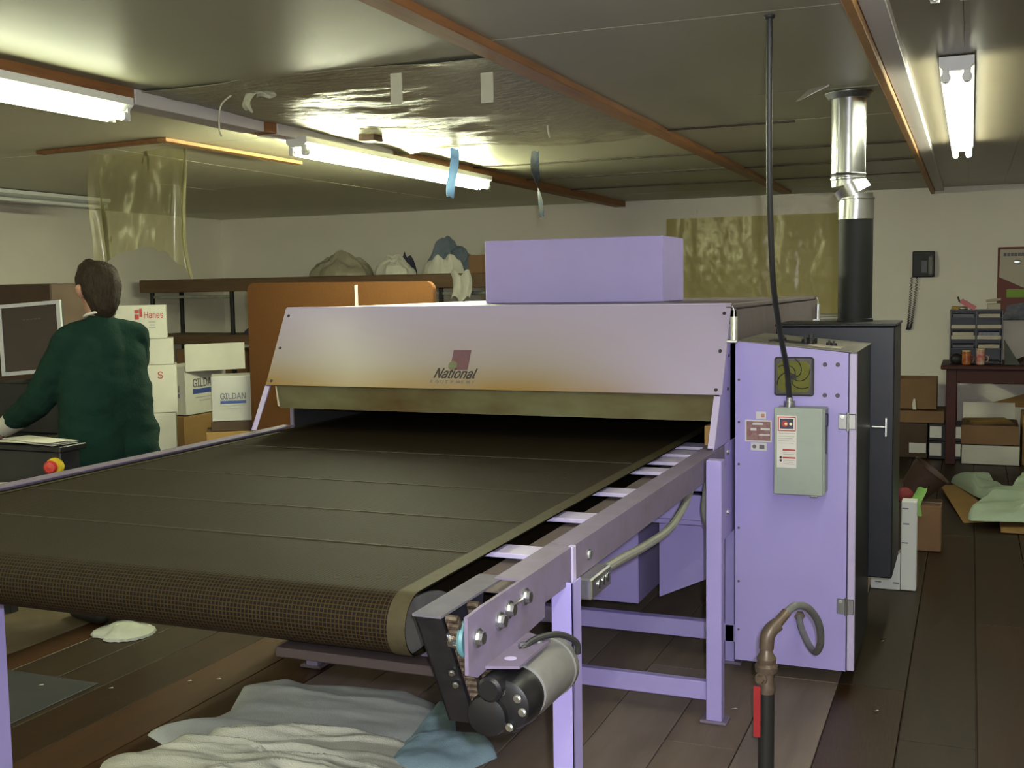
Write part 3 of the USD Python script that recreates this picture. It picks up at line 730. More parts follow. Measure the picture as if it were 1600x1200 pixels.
# junction box and conduits under the right rail
jb = part('junction_box', cat_([box(-.905, -.845, 2.54, 2.70, .835, .888, .004)]), M_zinc, D, label='bright zinc electrical junction box')
for k in range(3):
    part('knockout', lathe([(.006, 0), (.012, .001), (.012, .003), (.006, .004)], (-.845, 2.60 + .035 * k, .862), 14, (1, 0, 0)), M_galv, jb)
part('conduit', tube([(-.872, 2.70, .868), (-.885, 2.9, .848), (-.9, 3.23, .815), (-.9, 3.52, .808), (-.905, 3.75, .845), (-.91, 3.9, .90)], .0135, 10, 8), M_conduit, D)
part('flexible_conduit', tube([(-.9, 4.10, .90), (-.905, 4.06, .82), (-.905, 4.05, .75), (-.895, 4.10, .68), (-.88, 4.2, .64)], .010, 10, 8), M_hose, D)
for bz in (.94, .70):
    part('cheek_bolt', hexbolt((XO1 + .001, 4.36, bz), (1, 0, 0), .010, .012), M_zinc, D)

# ------------------------------------------------------------------ control cabinet
CX0, CX1, CY0, CY1, CZ0 = -.865, -.405, 4.45, 5.13, .075
CB = thing('control_cabinet', 'lavender electrical cabinet hung on the oven side, with sloping top and round vent', 'cabinet', (-.63, 4.8, CZ0))
zl, zr = 1.372, 1.328
part('body', hull(*[(x_, y_, z_) for y_ in (CY0 + .02, CY1) for x_, z1 in ((CX0, zl), (CX1, zr)) for z_ in (CZ0, z1)]), M_furn, CB, label='dark side and back of the cabinet')
dr = part('door', hull(*[(x_, y_, z_) for y_ in (CY0, CY0 + .018) for x_, z1 in ((CX0 - .002, zl + .002), (CX1 - .028, zr + .003)) for z_ in (CZ0 - .002, z1)]), M_lav, CB)
part('corner_post', box(CX1 - .024, CX1 + .004, CY0 + .002, CY0 + .03, CZ0, zr, .003), M_lavlight, CB)
tp = part('top_panel', hull(*[(x_, y_, z1 + d) for y_ in (CY0 + .005, CY1) for x_, z1 in ((CX0, zl), (CX1 + .003, zr)) for d in (.002, .006)]), mat('top_panel_paint', (.17, .15, .12), .5, var=.5, scale=9), CB)
ztop = lambda x_: zl + (zr - zl) * (x_ - CX0) / (CX1 - CX0) + .006
for (x_, y_, r_) in ((-.72, 4.72, .012), (-.625, 4.68, .016), (-.605, 4.72, .022), (-.60, 4.66, .014), (-.53, 4.67, .012), (-.51, 4.66, .012)):
    part('switch', cat_([cyl((x_, y_, ztop(x_)), (x_, y_, ztop(x_) + r_ * 1.1), r_, 14), box(x_ - r_ * .3, x_ + r_ * .3, y_ - r_, y_ + r_, ztop(x_) + r_, ztop(x_) + r_ * 1.8, .001)]), M_blackm, tp)
part('switch_plate', hull(*[(x_, y_, ztop(x_) + d) for x_ in (-.76, -.60) for y_ in (4.60, 4.74) for d in (0, .003)]), M_black, tp)
part('switch_plate', hull(*[(x_, y_, ztop(x_) + d) for x_ in (-.60, -.47) for y_ in (4.56, 4.66) for d in (0, .003)]), M_beige, tp)
vf = part('vent_fan', hull(*[ball((x_, CY0 - .004, z_), .012).vertices[i] * V(1, 1, 1) for x_ in (-.702, -.572) for z_ in (1.172, 1.302) for i in range(0, 162, 2)]), mat('vent_frame', (.055, .05, .05), .5), CB, label='square dark vent with olive filter and spiral guard')
part('vent_filter', hull(*[(x_, y_, z_) for y_ in (CY0 - .0165, CY0 - .012) for x_, z_ in ((-.698, 1.19), (-.685, 1.177), (-.589, 1.177), (-.576, 1.19), (-.576, 1.284), (-.589, 1.297), (-.685, 1.297), (-.698, 1.284))]), M_olive, vf)
sp = [cyl((-.637, CY0 - .021, 1.237), (-.637, CY0 - .0165, 1.237), .012, 16)]
for k in range(6):
    pts = [(-.637 + (.012 + .058 * t) * math.cos(k * math.pi / 3 + 1.5 * t), CY0 - .018, 1.237 + (.012 + .058 * t) * math.sin(k * math.pi / 3 + 1.5 * t)) for t in np.linspace(0, 1, 10)]
    sp.append(tube(pts, .0018, 6))
part('spiral_guard', cat_(sp), M_black, vf)
for x_ in (-.52, -.472):
    for z_ in (1.285, 1.165):
        part('door_bolt', hexbolt((x_, CY0, z_), (0, -1, 0), .006, .004), M_guard, dr)
for k, z_ in enumerate((1.22, 1.05, .88, .62, .40, .2)):
    part('door_rivet', hexbolt((CX0 + .012, CY0, z_), (0, -1, 0), .0035, .003), M_guard, dr)
for z_ in (1.065, .335):
    h = part('hinge', cat_([box(CX1 - .062, CX1 - .03, CY0 - .008, CY0, z_ - .03, z_ + .03, .002), box(CX1 - .024, CX1 + .002, CY0 - .008, CY0 + .002, z_ - .03, z_ + .03, .002), cyl((CX1 - .027, CY0 - .006, z_ - .036), (CX1 - .027, CY0 - .006, z_ + .036), .006, 10)]), M_galv, CB)
    for dz in (.02,):
        part('hinge_screw', hexbolt((CX1 - .048, CY0 - .008, z_ + dz), (0, -1, 0), .005, .004), M_zinc, h)
rp = part('rating_plate', onto(plate(0, 0, .106, .088), (-.828, CY0 - .001, .973), (1, 0, 0), (0, 0, 1)), M_white, CB)
part('plate_print', onto(plate(.006, .006, .100, .082, .0014), (-.828, CY0 - .001, .973), (1, 0, 0), (0, 0, 1)), M_maroon, rp)
part('plate_fields', cat_([onto(plate(a, b, c, d, .0018), (-.828, CY0 - .001, .973), (1, 0, 0), (0, 0, 1)) for a, b, c, d in ((.03, .068, .07, .077), (.022, .045, .045, .055), (.062, .048, .098, .056), (.055, .026, .098, .032))]), M_white, rp)
s1 = part('sticker', onto(plate(0, 0, .04, .03), (-.785, CY0 - .001, 1.064), (1, 0, 0), (0, 0, 1)), M_white, CB); part('sticker_print', onto(plate(.02, .008, .034, .022, .0014), (-.785, CY0 - .001, 1.064), (1, 0, 0), (0, 0, 1)), mat('pink_print', (.5, .2, .17), .5), s1)
s2 = part('sticker', onto(plate(0, 0, .064, .032), (-.805, CY0 - .001, .938), (1, 0, 0), (0, 0, 1)), M_white, CB)
part('sticker_print', cat_([onto(cyl((.014, .016, 0), (.014, .016, .0015), .008, 14), (-.805, CY0 - .001, .938), (1, 0, 0), (0, 0, 1)), onto(plate(.034, .008, .054, .024, .0014), (-.805, CY0 - .001, .938), (1, 0, 0), (0, 0, 1))]), M_greyink, s2)

# safety switch on the cabinet door
SW = thing('disconnect_switch', 'grey-green safety switch box with warning label on the cabinet door', 'switch box', (-.597, 4.39, .788))
sy = 4.335
bx_ = part('enclosure', box(-.693, -.505, sy + .008, CY0 - .001, .79, 1.122, .004), M_green, SW)
part('cover', box(-.696, -.512, sy, sy + .008, .788, 1.126, .003), M_green, SW)
part('handle', cat_([box(-.507, -.495, sy + .012, sy + .03, 1.055, 1.105, .003), box(-.505, -.500, sy + .014, sy + .024, .95, 1.055, .001)]), M_navy, SW, label='dark blue operating lever')
part('latch', box(-.56, -.53, sy + .004, sy + .016, .780, .792, .002), M_galv, SW)
part('hub', cat_([cyl((-.647, 4.40, 1.122), (-.647, 4.40, 1.145), .022, 16), cyl((-.647, 4.40, 1.145), (-.647, 4.40, 1.16), .014, 16)]), M_galv, SW)
lb = part('warning_label', onto(plate(0, 0, .074, .202), (-.684, sy - .001, .893), (1, 0, 0), (0, 0, 1)), M_white, SW)
LO = (-.684, sy - .001, .893)
part('label_border', onto(plate(.003, .142, .071, .198, .0013), LO, (1, 0, 0), (0, 0, 1)), M_red, lb)
part('label_panel', onto(plate(.007, .146, .067, .194, .0016), LO, (1, 0, 0), (0, 0, 1)), M_white, lb)
part('label_picture', onto(plate(.012, .151, .062, .190, .0019), LO, (1, 0, 0), (0, 0, 1)), M_navy, lb)
part('label_symbol', onto(lathe([(.006, 0), (.012, 0), (.012, .0022), (.006, .0022)], (.030, .170, 0), 16), LO, (1, 0, 0), (0, 0, 1)), M_redp, lb)
part('label_symbol', cat_([onto(cyl((x_, .170, 0), (x_, .170, .0024), .0055, 12), LO, (1, 0, 0), (0, 0, 1)) for x_ in (.034, .052)]), M_cream, lb)
part('label_bar', cat_([onto(plate(.022, z_, .070, z_ + .006, .0013), LO, (1, 0, 0), (0, 0, 1)) for z_ in (.036, .066)]), M_red, lb)
part('label_lines', cat_([onto(plate(a, z_, b, z_ + .0022, .0013), LO, (1, 0, 0), (0, 0, 1)) for a, b, z_ in ((.006, .068, .132), (.006, .066, .121), (.006, .06, .112), (.006, .067, .103), (.006, .064, .094), (.024, .068, .058), (.024, .066, .052), (.024, .068, .028), (.024, .062, .021), (.024, .067, .014))]), M_greyink2, lb)
part('label_dot', cat_([onto(cyl((.015, z_, 0), (.015, z_, .0013), .005, 12), LO, (1, 0, 0), (0, 0, 1)) for z_ in (.039, .028)]), M_ink, lb)

PC = thing('power_cable', 'black power cable hanging from the ceiling down to the safety switch', 'cable', (-.647, 4.1, 1.16))
part('cord', tube([(-.63, 3.80, ZC), (-.632, 3.81, 2.2), (-.637, 3.86, 1.9), (-.645, 3.98, 1.62), (-.65, 4.15, 1.45), (-.648, 4.33, 1.28), (-.647, 4.40, 1.155)], .0105, 12, 10), M_cable, PC)
part('ceiling_cap', lathe([(.014, ZC - .012), (.018, ZC - .008), (.018, ZC - .001)], (-.63, 3.80, 0), 16), M_cable, PC)

# ------------------------------------------------------------------ burner box and flue
BB = thing('burner_box', 'tall black burner housing standing behind the lavender cabinet, carrying the flue', 'burner', (-.56, 5.4, .0))
part('housing', box(-.825, -.308, 5.19, 5.66, .27, 1.405, .006), M_furn, BB)
part('lid', box(-.83, -.302, 5.185, 5.665, 1.405, 1.417, .003), M_black, BB)
th = part('latch_handle', cat_([box(-.345, -.335, 5.165, 5.19, .915, 1.0, .002), cyl((-.40, 5.172, .958), (-.335, 5.172, .958), .006, 10)]), M_zinc, BB, label='bright T-shaped latch handle')
part('bracket', bar((-.86, 5.4, .8), (-.82, 5.4, .8), .05, .2), M_black, BB)
for x_ in (-.79, -.62):
    for y_ in (5.26, 5.62):
        part('leg', box(x_ - .02, x_ + .02, y_ - .02, y_ + .02, 0, .27, .002), M_black, BB)
FP = thing('flue_pipe', 'round flue pipe, black below and bright galvanised above, rising to the ceiling', 'flue pipe', (-.505, 5.5, 1.417))
fx, fy, R_ = -.520, 5.50, .0785
part('black_section', lathe([(R_ + .004, 1.417), (R_ + .004, 1.43), (R_, 1.432), (R_, 1.912)], (fx + .012, fy, 0), 36), mat('black_flue', (.010, .010, .010), .6, spec=.3), FP)
part('collar', cat_([lathe([(R_ + .003, 1.895), (R_ + .003, 1.985), (R_ + .006, 1.988), (R_ + .006, 1.996)], (fx + .012, fy, 0), 36)]), M_galv, FP)
part('elbow', cat_([tube([(fx + .012, fy, 1.985), (fx + .010, fy, 2.01)], R_, 30), tube([(fx + .010, fy, 2.005), (fx - .022, fy, 2.055)], R_ + .004, 30), tube([(fx - .022, fy, 2.05), (fx - .025, fy, 2.09)], R_ + .002, 30)]), M_galv, FP)
up_ = part('bright_section', lathe([(R_, 2.075), (R_ + .004, 2.08), (R_ + .004, 2.088), (R_, 2.092), (R_, 2.098), (R_ + .004, 2.104), (R_, 2.11), (R_, ZC)], (fx - .025, fy, 0), 40), M_galv, FP)
part('seam', box(fx - .025 - R_ * .5 - .004, fx - .025 - R_ * .5 + .004, fy - R_ * .87 - .004, fy - R_ * .87 + .006, 2.11, ZC, .001), M_galv, up_)
part('ceiling_collar', lathe([(R_ + .002, ZC - .03), (R_ + .012, ZC - .028), (R_ + .03, ZC - .004), (R_ + .03, ZC - .001)], (fx - .025, fy, 0), 36), M_galvd, FP)
single('ceiling_flap', hull((-.70, 5.28, 2.475), (-.60, 5.20, 2.478), (-.715, 5.10, 2.40), (-.735, 5.12, 2.40), (-.70, 5.28, 2.468), (-.60, 5.2, 2.47)), M_drywall, 'pale strip of broken ceiling board hanging beside the flue pipe', 'board')

# ------------------------------------------------------------------ gas pipe in the foreground
GP = thing('gas_pipe', 'black iron gas pipe with red valve handle standing before the cabinet', 'pipe', (-.595, 3.55, 0))
gx, gy = -.592, 3.56
part('riser', lathe([(.026, 0), (.026, .285)], (gx, gy, 0), 20), M_pipe, GP)
part('valve_body', cat_([lathe([(.028, .28), (.03, .30), (.024, .315), (.024, .345), (.036, .35), (.038, .37), (.030, .378), (.032, .395), (.022, .41), (.019, .43)], (gx, gy, 0), 16), hexbolt((gx - .01, gy - .03, .335), (-.3, -.95, 0), .014, .02)]), M_brass, GP)
part('valve_handle', hull(*[(gx - .022 + dx, gy - .042 + dy, z_) for dx in (-.011, .011) for dy in (-.004, .004) for z_ in (.145, .312)]), M_valve, GP, label='red lever handle')
part('elbow', cat_([tube([(gx, gy, .425), (gx + .002, gy + .002, .46), (gx + .012, gy + .012, .485), (gx + .03, gy + .03, .50)], .0235, 14, 4), tube([(gx + .025, gy + .025, .497), (gx + .055, gy + .06, .535)], .0165, 14)]), M_brass, GP)
part('hose', tube([(gx + .05, gy + .055, .530), (gx + .075, gy + .10, .545), (gx + .105, gy + .18, .52), (gx + .125, gy + .30, .44), (gx + .12, gy + .42, .335), (gx + .09, gy + .54, .255), (gx + .045, gy + .68, .235), (gx + .0, gy + .80, .262), (gx - .015, gy + .865, .283)], .013, 12, 8), M_hose, GP, label='grey flexible gas hose looping to the cabinet')
part('hose_fitting', lathe([(.02, 0), (.02, .02), (.015, .03)], (gx - .015, CY0 - .034, .285), 6, (0, 1, 0)), M_brass, GP)

# ------------------------------------------------------------------ person at the console
PX, PY = -3.90, 4.25
F_ = V(-.95, .31, 0); F_ /= np.linalg.norm(F_); Lf = V(-F_[1], F_[0], 0)
W = lambda f, l, z: V(PX, PY, 0) + F_ * f + Lf * l + V(0, 0, z)


def msph(c, r, s=(1, 1, 1)):
    return m3.Manifold.sphere(1.0, 28).scale([r * s[0], r * s[1], r * s[2]]).translate(list(map(float, c)))


def bones(chains, refine=.018, it=14):
    out = None
    for ch_ in chains:
        for (a, ra), (b, rb) in zip(ch_[:-1], ch_[1:]):
            h = m3.Manifold.batch_hull([msph(a, ra), msph(b, rb)])
            out = h if out is None else out + h
    out = out.refine_to_length(refine); v, f, _ = meshkit.arrays(out, False)
    t = trimesh.Trimesh(v, f, process=True); trimesh.smoothing.filter_taubin(t, .5, -.53, it); return t


PS = thing('person', 'person with short dark hair in a dark green sweatshirt, seen from behind at the console', 'person', (PX, PY, 0))
sh_z = 1.395
wristL, elbL = W(.41, .26, .985), W(.17, .24, 1.10)
wristR, elbR = W(.42, -.20, 1.0), W(.18, -.25, 1.12)


def arm(s):
    e, w = (elbL, wristL) if s > 0 else (elbR, wristR)
    d = (w - e) / np.linalg.norm(w - e); side = Lf * s
    hnd = w + d * .085; chs = [[(W(0, .17 * s, sh_z), .05), (e, .042), (w, .028), (w + d * .03, .030), (hnd, .030)], [(w + d * .04 + side * .018, .018), (hnd + side * .018, .017)], [(w + d * .04 - side * .018, .018), (hnd - side * .018, .017)]]
    for k, L_ in enumerate((.070, .080, .074, .058)):
        b = hnd + side * (.030 - .020 * k) + d * .012
        chs.append([(b - d * .02, .010), (b + d * L_ * .5 + V(0, 0, -.006), .0088), (b + d * L_ + V(0, 0, -.028), .0075)])
    b = w + d * .03 - side * .028
    chs.append([(b, .013), (b + d * .035 - side * .022 + V(0, 0, -.008), .0105), (b + d * .066 - side * .022 + V(0, 0, -.02), .009)])
    return chs


hc = W(.045, 0, 1.615)
bch = [[(W(0, 0, 1.0), .10), (W(0, 0, 1.3), .10), (W(0, 0, 1.42), .06), (W(.02, 0, 1.52), .054), (W(.03, 0, 1.58), .06)], [(W(0, .10, 1.38), .06), (W(0, .17, sh_z), .05)], [(W(0, -.10, 1.38), .06), (W(0, -.17, sh_z), .05)]]
bch += [[(W(.035, 0, 1.66), .082), (W(.0, 0, 1.655), .085)], [(W(.05, 0, 1.63), .076), (W(.075, 0, 1.545), .042), (W(.095, 0, 1.515), .026)], [(W(.105, 0, 1.64), .03), (W(.132, 0, 1.595), .013)], [(W(.108, 0, 1.565), .02), (W(.112, 0, 1.56), .02)],
        [(W(.035, .080, 1.597), .016), (W(.022, .096, 1.632), .020)], [(W(.035, -.080, 1.597), .016), (W(.022, -.096, 1.632), .020)], [(W(.100, .03, 1.655), .02), (W(.100, -.03, 1.655), .02)]]
bch += arm(1) + arm(-1)
for s in (1, -1):
    bch += [[(W(0, .09 * s, .95), .095), (W(.02, .10 * s, .52), .062), (W(-.02, .10 * s, .09), .04), (W(.02, .10 * s, .045), .04), (W(.13, .11 * s, .03), .03)]]
bd = part('body', bones(bch, .012, 8), M_skin, PS)
for s in (1, -1):
    part('eye', cat_([ball(W(.104, .031 * s, 1.628), .0125, n=2)]), M_white, PS); part('iris', ball(W(.1125, .032 * s, 1.628), .006, n=1), M_ink, PS)
part('mouth', ball(W(.119, 0, 1.553), .02, (.35, .9, .25)), mat('lips', (.35, .13, .11), .5), PS)
hm = bones([[(W(-.002, 0, 1.665), .098), (W(.035, 0, 1.668), .095)], [(W(-.01, 0, 1.64), .096), (W(-.028, 0, 1.56), .070), (W(-.03, 0, 1.53), .052)], [(W(.05, .02, 1.715), .058), (W(.085, .0, 1.70), .045)], [(W(-.035, .05, 1.60), .036), (W(-.01, .066, 1.66), .03)], [(W(-.035, -.05, 1.60), .036), (W(-.01, -.066, 1.66), .03)]], .010, 8)
hv = hm.vertices - W(.0, 0, 1.63); hm.vertices = hm.vertices + hm.vertex_normals * ((meshkit.fbm(hm.vertices * V(60, 60, 16), 3, 4) - .5) * .016)[:, None]
part('hair', hm, M_hair, PS, label='short dark brown hair')
sw_ = bones([[(W(0, 0, .93), .155), (W(0, 0, 1.15), .15), (W(0, 0, 1.34), .115), (W(.005, 0, 1.445), .075)],
             [(W(0, .075, .90), .155), (W(-.005, .075, 1.10), .155), (W(0, .10, 1.33), .105)], [(W(0, -.075, .90), .155), (W(-.005, -.075, 1.10), .155), (W(0, -.10, 1.33), .105)],
             [(W(.0, .07, 1.42), .065), (W(0, .165, sh_z - .01), .083)], [(W(0, -.07, 1.42), .065), (W(0, -.165, sh_z - .01), .083)],
             [(W(0, .165, sh_z - .01), .083), (elbL, .078), (wristL - (wristL - elbL) * .12, .062)], [(W(0, -.165, sh_z - .01), .083), (elbR, .078), (wristR - (wristR - elbR) * .12, .062)],
             [(W(0, .06, .80), .165), (W(0, .065, .95), .165)], [(W(0, -.09, .80), .175), (W(0, -.085, .95), .170)]], .016, 10)
sw_.vertices = sw_.vertices + sw_.vertex_normals * ((meshkit.fbm(sw_.vertices * V(9, 9, 14), 3, 9) - .5) * .030)[:, None]
part('sweatshirt', sw_, M_sweater, PS, label='dark green sweatshirt')
d_ = (wristL - elbL) / np.linalg.norm(wristL - elbL)
cuffs = [tube([wristL - d_ * .05, wristL - d_ * .0, wristL + d_ * .03, wristL + d_ * .10], [.060, .058, .054, .047], 18)]
d2 = (wristR - elbR) / np.linalg.norm(wristR - elbR); cuffs.append(tube([wristR - d2 * .05, wristR, wristR + d2 * .10], [.060, .057, .047], 18))
part('undershirt_cuff', cuffs[0], M_paper, PS, label='white undershirt sleeve'); part('undershirt_cuff', cuffs[1], M_paper, PS)
part('undershirt_collar', tube([W(.012 + .070 * math.cos(t), .072 * math.sin(t), 1.502 - .018 * math.cos(t)) for t in np.linspace(0, 2 * math.pi, 30)], .007, 8), M_paper, PS, label='white collar edge')
part('trousers', bones([[(W(0, 0, .93), .13), (W(0, 0, .88), .135)]] + [[(W(0, .085 * s, .9), .125), (W(.02, .10 * s, .52), .085), (W(-.02, .10 * s, .10), .07)] for s in (1, -1)], .02, 8), M_jeans, PS)
for s in (1, -1):
    part('shoe', bones([[(W(-.05, .10 * s, .045), .045), (W(.06, .105 * s, .045), .046), (W(.16, .115 * s, .038), .038)]], .012, 4), M_blackm, PS)

# ------------------------------------------------------------------ console, monitor, desk items
CO = thing('print_console', 'black machine console with a red emergency stop at the left edge', 'console', (-4.5, 3.85, 0))
part('cabinet', box(-5.3, -3.68, 3.72, 3.84, .60, .915, .006), M_blackm, CO)
part('top', box(-5.32, -3.66, 3.70, 3.86, .915, .94, .004), M_black, CO)
part('ledge', box(-4.9, -3.88, 3.56, 3.719, .735, .752, .003), M_black, CO)
for x_ in (-5.2, -4.25):
    part('leg', box(x_, x_ + .06, 3.74, 3.82, 0, .60, .003), M_blackm, CO)
es = part('emergency_stop', lathe([(.040, 0), (.040, .012), (.034, .02)], (-3.705, 3.715, .85), 24, (.45, -1, .1)), M_yellow, CO, label='red mushroom button on a yellow disc')
part('stop_button', lathe([(.018, 0), (.018, .025), (.028, .03), (.030, .042), (.022, .052), (.0, .055)], (-3.698, 3.70, .852), 20, (.45, -1, .1)), M_redp, es)
DK = thing('computer_desk', 'dark desk behind the console carrying the monitor', 'desk', (-4.9, 4.5, 0))
part('desktop', box(-5.6, -4.42, 4.06, 4.85, .835, .862, .004), M_black, DK)
for x_ in (-5.55, -4.5):
    for y_ in (4.12, 4.76):
        part('leg', box(x_, x_ + .05, y_, y_ + .05, 0, .835, .003), M_blackm, DK)
MO = thing('monitor', 'grey-framed flat monitor with a dark screen, turned towards the person', 'monitor', (-4.72, 4.5, .862))
mr = V(.924, .381, 0); mr /= np.linalg.norm(mr); mn = V(mr[1], -mr[0], 0); mup = V(0, 0, 1) * .99 - mn * .12 - mr * .07; mr = mr + V(0, 0, .07)
mc = V(-4.612, 4.50, 1.375)


def quadslab(c, hw, hh, d0, d1):
    return hull(*[c + mr * (sx * hw) + mup * (sz * hh) + mn * d for sx in (-1, 1) for sz in (-1, 1) for d in (d0, d1)])


part('casing', quadslab(mc, .163, .188, -.05, -.004), M_blackm, MO)
bz = [quadslab(mc + mup * (.180 * s), .166, .010, -.02, .004) for s in (1, -1)] + [quadslab(mc + mr * (.156 * s), .010, .170, -.02, .004) for s in (1, -1)]
part('bezel', cat_(bz), M_silver, MO)
part('screen', quadslab(mc, .147, .170, -.01, -.002), M_screen, MO)
part('screen_text', cat_([quadslab(mc + mup * .10 + mr * (-.03 + .02 * k), .007, .004, -.003, -.0012) for k in range(5)]), M_ink, MO)
part('stand', cat_([bar(mc - mup * .1 - mn * .06, (-4.68, 4.66, 1.14), .06, .03), lathe([(.11, 1.131), (.11, 1.142), (.03, 1.155)], (-4.68, 4.66, 0), 24)]), M_blackm, MO)
single('computer_case', box(-4.95, -4.47, 4.53, 4.80, .8625, 1.13, .006), M_blackm, 'black flat computer case on the console, under the monitor', 'computer')


def stack_paper(name, label, cx, cy, z, n, w, h, ang, seed, m=M_paper, grp=None):
    r = random.Random(seed); o = thing(name, label, 'papers', (cx, cy, z), grp)
    z = z + .002
    for k in range(n):
        a = ang + r.uniform(-.25, .25); dx, dy = r.uniform(-.02, .02), r.uniform(-.02, .02); c, s = math.cos(a), math.sin(a)
        def fn(u, v, k=k, c=c, s=s, dx=dx, dy=dy):
            x_, y_ = (u - .5) * w, (v - .5) * h
            return np.stack([cx + dx + c * x_ - s * y_, cy + dy + s * x_ + c * y_, z + .002 + .004 * k + .008 * np.clip(u - .6, 0, 1) * (k == n - 1)], -1)
        part('sheet', sheet(fn, 6, 6, .0015), m, o)


stack_paper('paper_pile', 'loose pile of white papers on the black console beside the person', -3.87, 3.775, .941, 4, .36, .13, .0, 1)
stack_paper('paper_pile', 'white papers on the low ledge of the console at the left edge', -4.06, 3.63, .753, 4, .22, .11, .1, 2)
single('cardboard_box', box(-6.15, -5.30, 5.35, 5.9, 1.28, 1.672, .008), M_cardd, 'dark cardboard box behind the monitor, topmost of its stack', 'box')
single('cardboard_box', box(-6.2, -5.28, 5.32, 5.92, .64, 1.279, .008), M_cardd, 'dark cardboard box in the middle of the stack behind the monitor', 'box')
single('cardboard_box', box(-6.22, -5.26, 5.30, 5.94, 0.002, .639, .008), M_cardd, 'bottom cardboard box of the stack behind the monitor', 'box')

# ------------------------------------------------------------------ plastic sheet and bits hanging from the ceiling
single('wood_batten', bar((-4.26, 5.18, ZC - .012), (-4.16, 6.42, ZC - .03), .07, .022), M_woodp, 'orange wood batten on the ceiling above the hanging plastic sheet', 'batten')
single('wood_batten', bar((-5.3, 5.32, ZC - .01), (-4.30, 5.22, ZC - .01), .06, .02), M_wood, 'brown wood batten on the ceiling left of the hanging plastic sheet', 'batten')


def hang(u, v):
    # from the ceiling battens down; gathered at the right
    xa = -5.02 + .66 * u; top = 2.462 - .01 * np.sin(u * 6)
    zb = 1.80 - .0 * u - .10 * np.clip(u - .75, 0, 1) * 4 + .10 * np.sin(np.pi * np.clip(u * 1.2 - .12, 0, 1)) - .03 * meshkit.fbm(np.stack([u * 9, 0 * u, 0 * u], -1), 2, 3)
    z = top + (zb - top) * v
    x_ = xa + .03 * np.sin(v * 5) * (u - .5) + (-.10 * v + .06 * v * v) * (1 - u) * .9 - .05 * np.sin(np.pi * v) * (u > .9)
    y_ = 5.42 + .10 * u + .05 * meshkit.fbm(np.stack([u * 4 + v * .6, v * .8, 0 * u], -1), 2, 21) + .05 * np.exp(-((u - .9) / .05) ** 2) + .05 * np.exp(-((u - .07) / .05) ** 2) * v + .008 * meshkit.fbm(np.stack([u * 14, v * 5, 0 * u], -1), 2, 5)
    return np.stack([x_, y_, z], -1)


single('plastic_sheet', sheet(hang, 70, 60, .001), M_film, 'torn clear plastic sheet hanging from the ceiling beside the person', 'plastic sheet')


def ribbon(x, y, z0, L, w, seed, twist=1.2, taper=0.0):
    def fn(u, v):
        a = twist * v + .5 * np.sin(v * 5 + seed); ww = w * (1 - taper * v)
        return np.stack([x + (u - .5) * ww * np.cos(a) + .02 * np.sin(v * 4 + seed), y + (u - .5) * ww * np.sin(a) + .01 * v, z0 - L * v + .006 * np.sin(u * 6)], -1)
    return sheet(fn, 6, 30, .0012)


single('tape_strip', ribbon(-3.03, 6.42, ZC - .004, .30, .055, 1), M_tape, 'flat light-blue tape strip dangling before the lit light', 'tape')
single('tape_strip', ribbon(-2.60, 6.80, ZC - .004, .42, .065, 4, 3.0, .55), M_dtape, 'twisted blue and yellow tape strip dangling right of the lit light', 'tape')
single('hanging_tab', box(-2.125, -2.075, 3.95, 3.957, ZC - .155, ZC - .035, .001), M_tab, 'left of two pale plastic tabs hanging from the ceiling seam', 'tab')
single('hanging_tab', box(-1.835, -1.78, 4.17, 4.177, ZC - .14, ZC - .02, .001), M_tab, 'right of two pale plastic tabs hanging near the long wood strip', 'tab')
single('hanging_string', tube([(-2.06, 5.56, ZC), (-2.07, 5.57, ZC - .05), (-2.055, 5.56, ZC - .10)], .006, 6, 4), M_tab, 'short pale scrap hanging from the ceiling right of the tape strips', 'scrap')
single('hanging_string', tube([(-3.02, 4.16, ZC - .01), (-3.08, 4.15, ZC - .06), (-3.10, 4.16, ZC - .15), (-3.09, 4.16, ZC - .19)], .004, 6, 5), M_tab, 'thin yellowish string dangling from torn insulation by the white beam cover', 'string')
single('insulation_scrap', cat_([ribbon(-2.93, 4.15, ZC - .002, .09, .05, 2, .8, .3), ribbon(-2.85, 4.13, ZC - .002, .04, .10, 5, .5, .2)]), M_ceil, 'torn scrap of insulation sagging from the ceiling seam at left', 'scrap')
single('ceiling_block', box(-3.09, -2.99, 5.36, 5.46, ZC - .075, ZC - .01, .004), M_brownwood, 'small dark square block under the ceiling beside the lit light', 'block')

# ------------------------------------------------------------------ partition, boxes and rack at the back left
PT = thing('partition', 'tall orange-brown fabric partition with rounded corners behind the oven', 'partition', (-4.25, 7.05, 0))
rp_ = Polygon([(-5.02, .03), (-3.47, .03), (-3.47, 1.655), (-5.02, 1.668)]).buffer(-.06).buffer(.06)
pm = trimesh.creation.extrude_polygon(rp_, .05, engine='earcut'); v_ = pm.vertices.copy(); pm.vertices = np.c_[v_[:, 0], 7.0 + v_[:, 2], v_[:, 1]]; pm.invert()
part('panel', pm, M_fabric, PT)
part('joint_strip', box(-4.094, -4.07, 6.994, 7.001, .1, 1.64, .001), M_enamel, PT, label='white vertical joint strip')
for x_ in (-4.8, -3.7):
    part('foot', box(x_ - .03, x_ + .03, 6.86, 7.2, 0, .03, .004), M_blackm, PT)


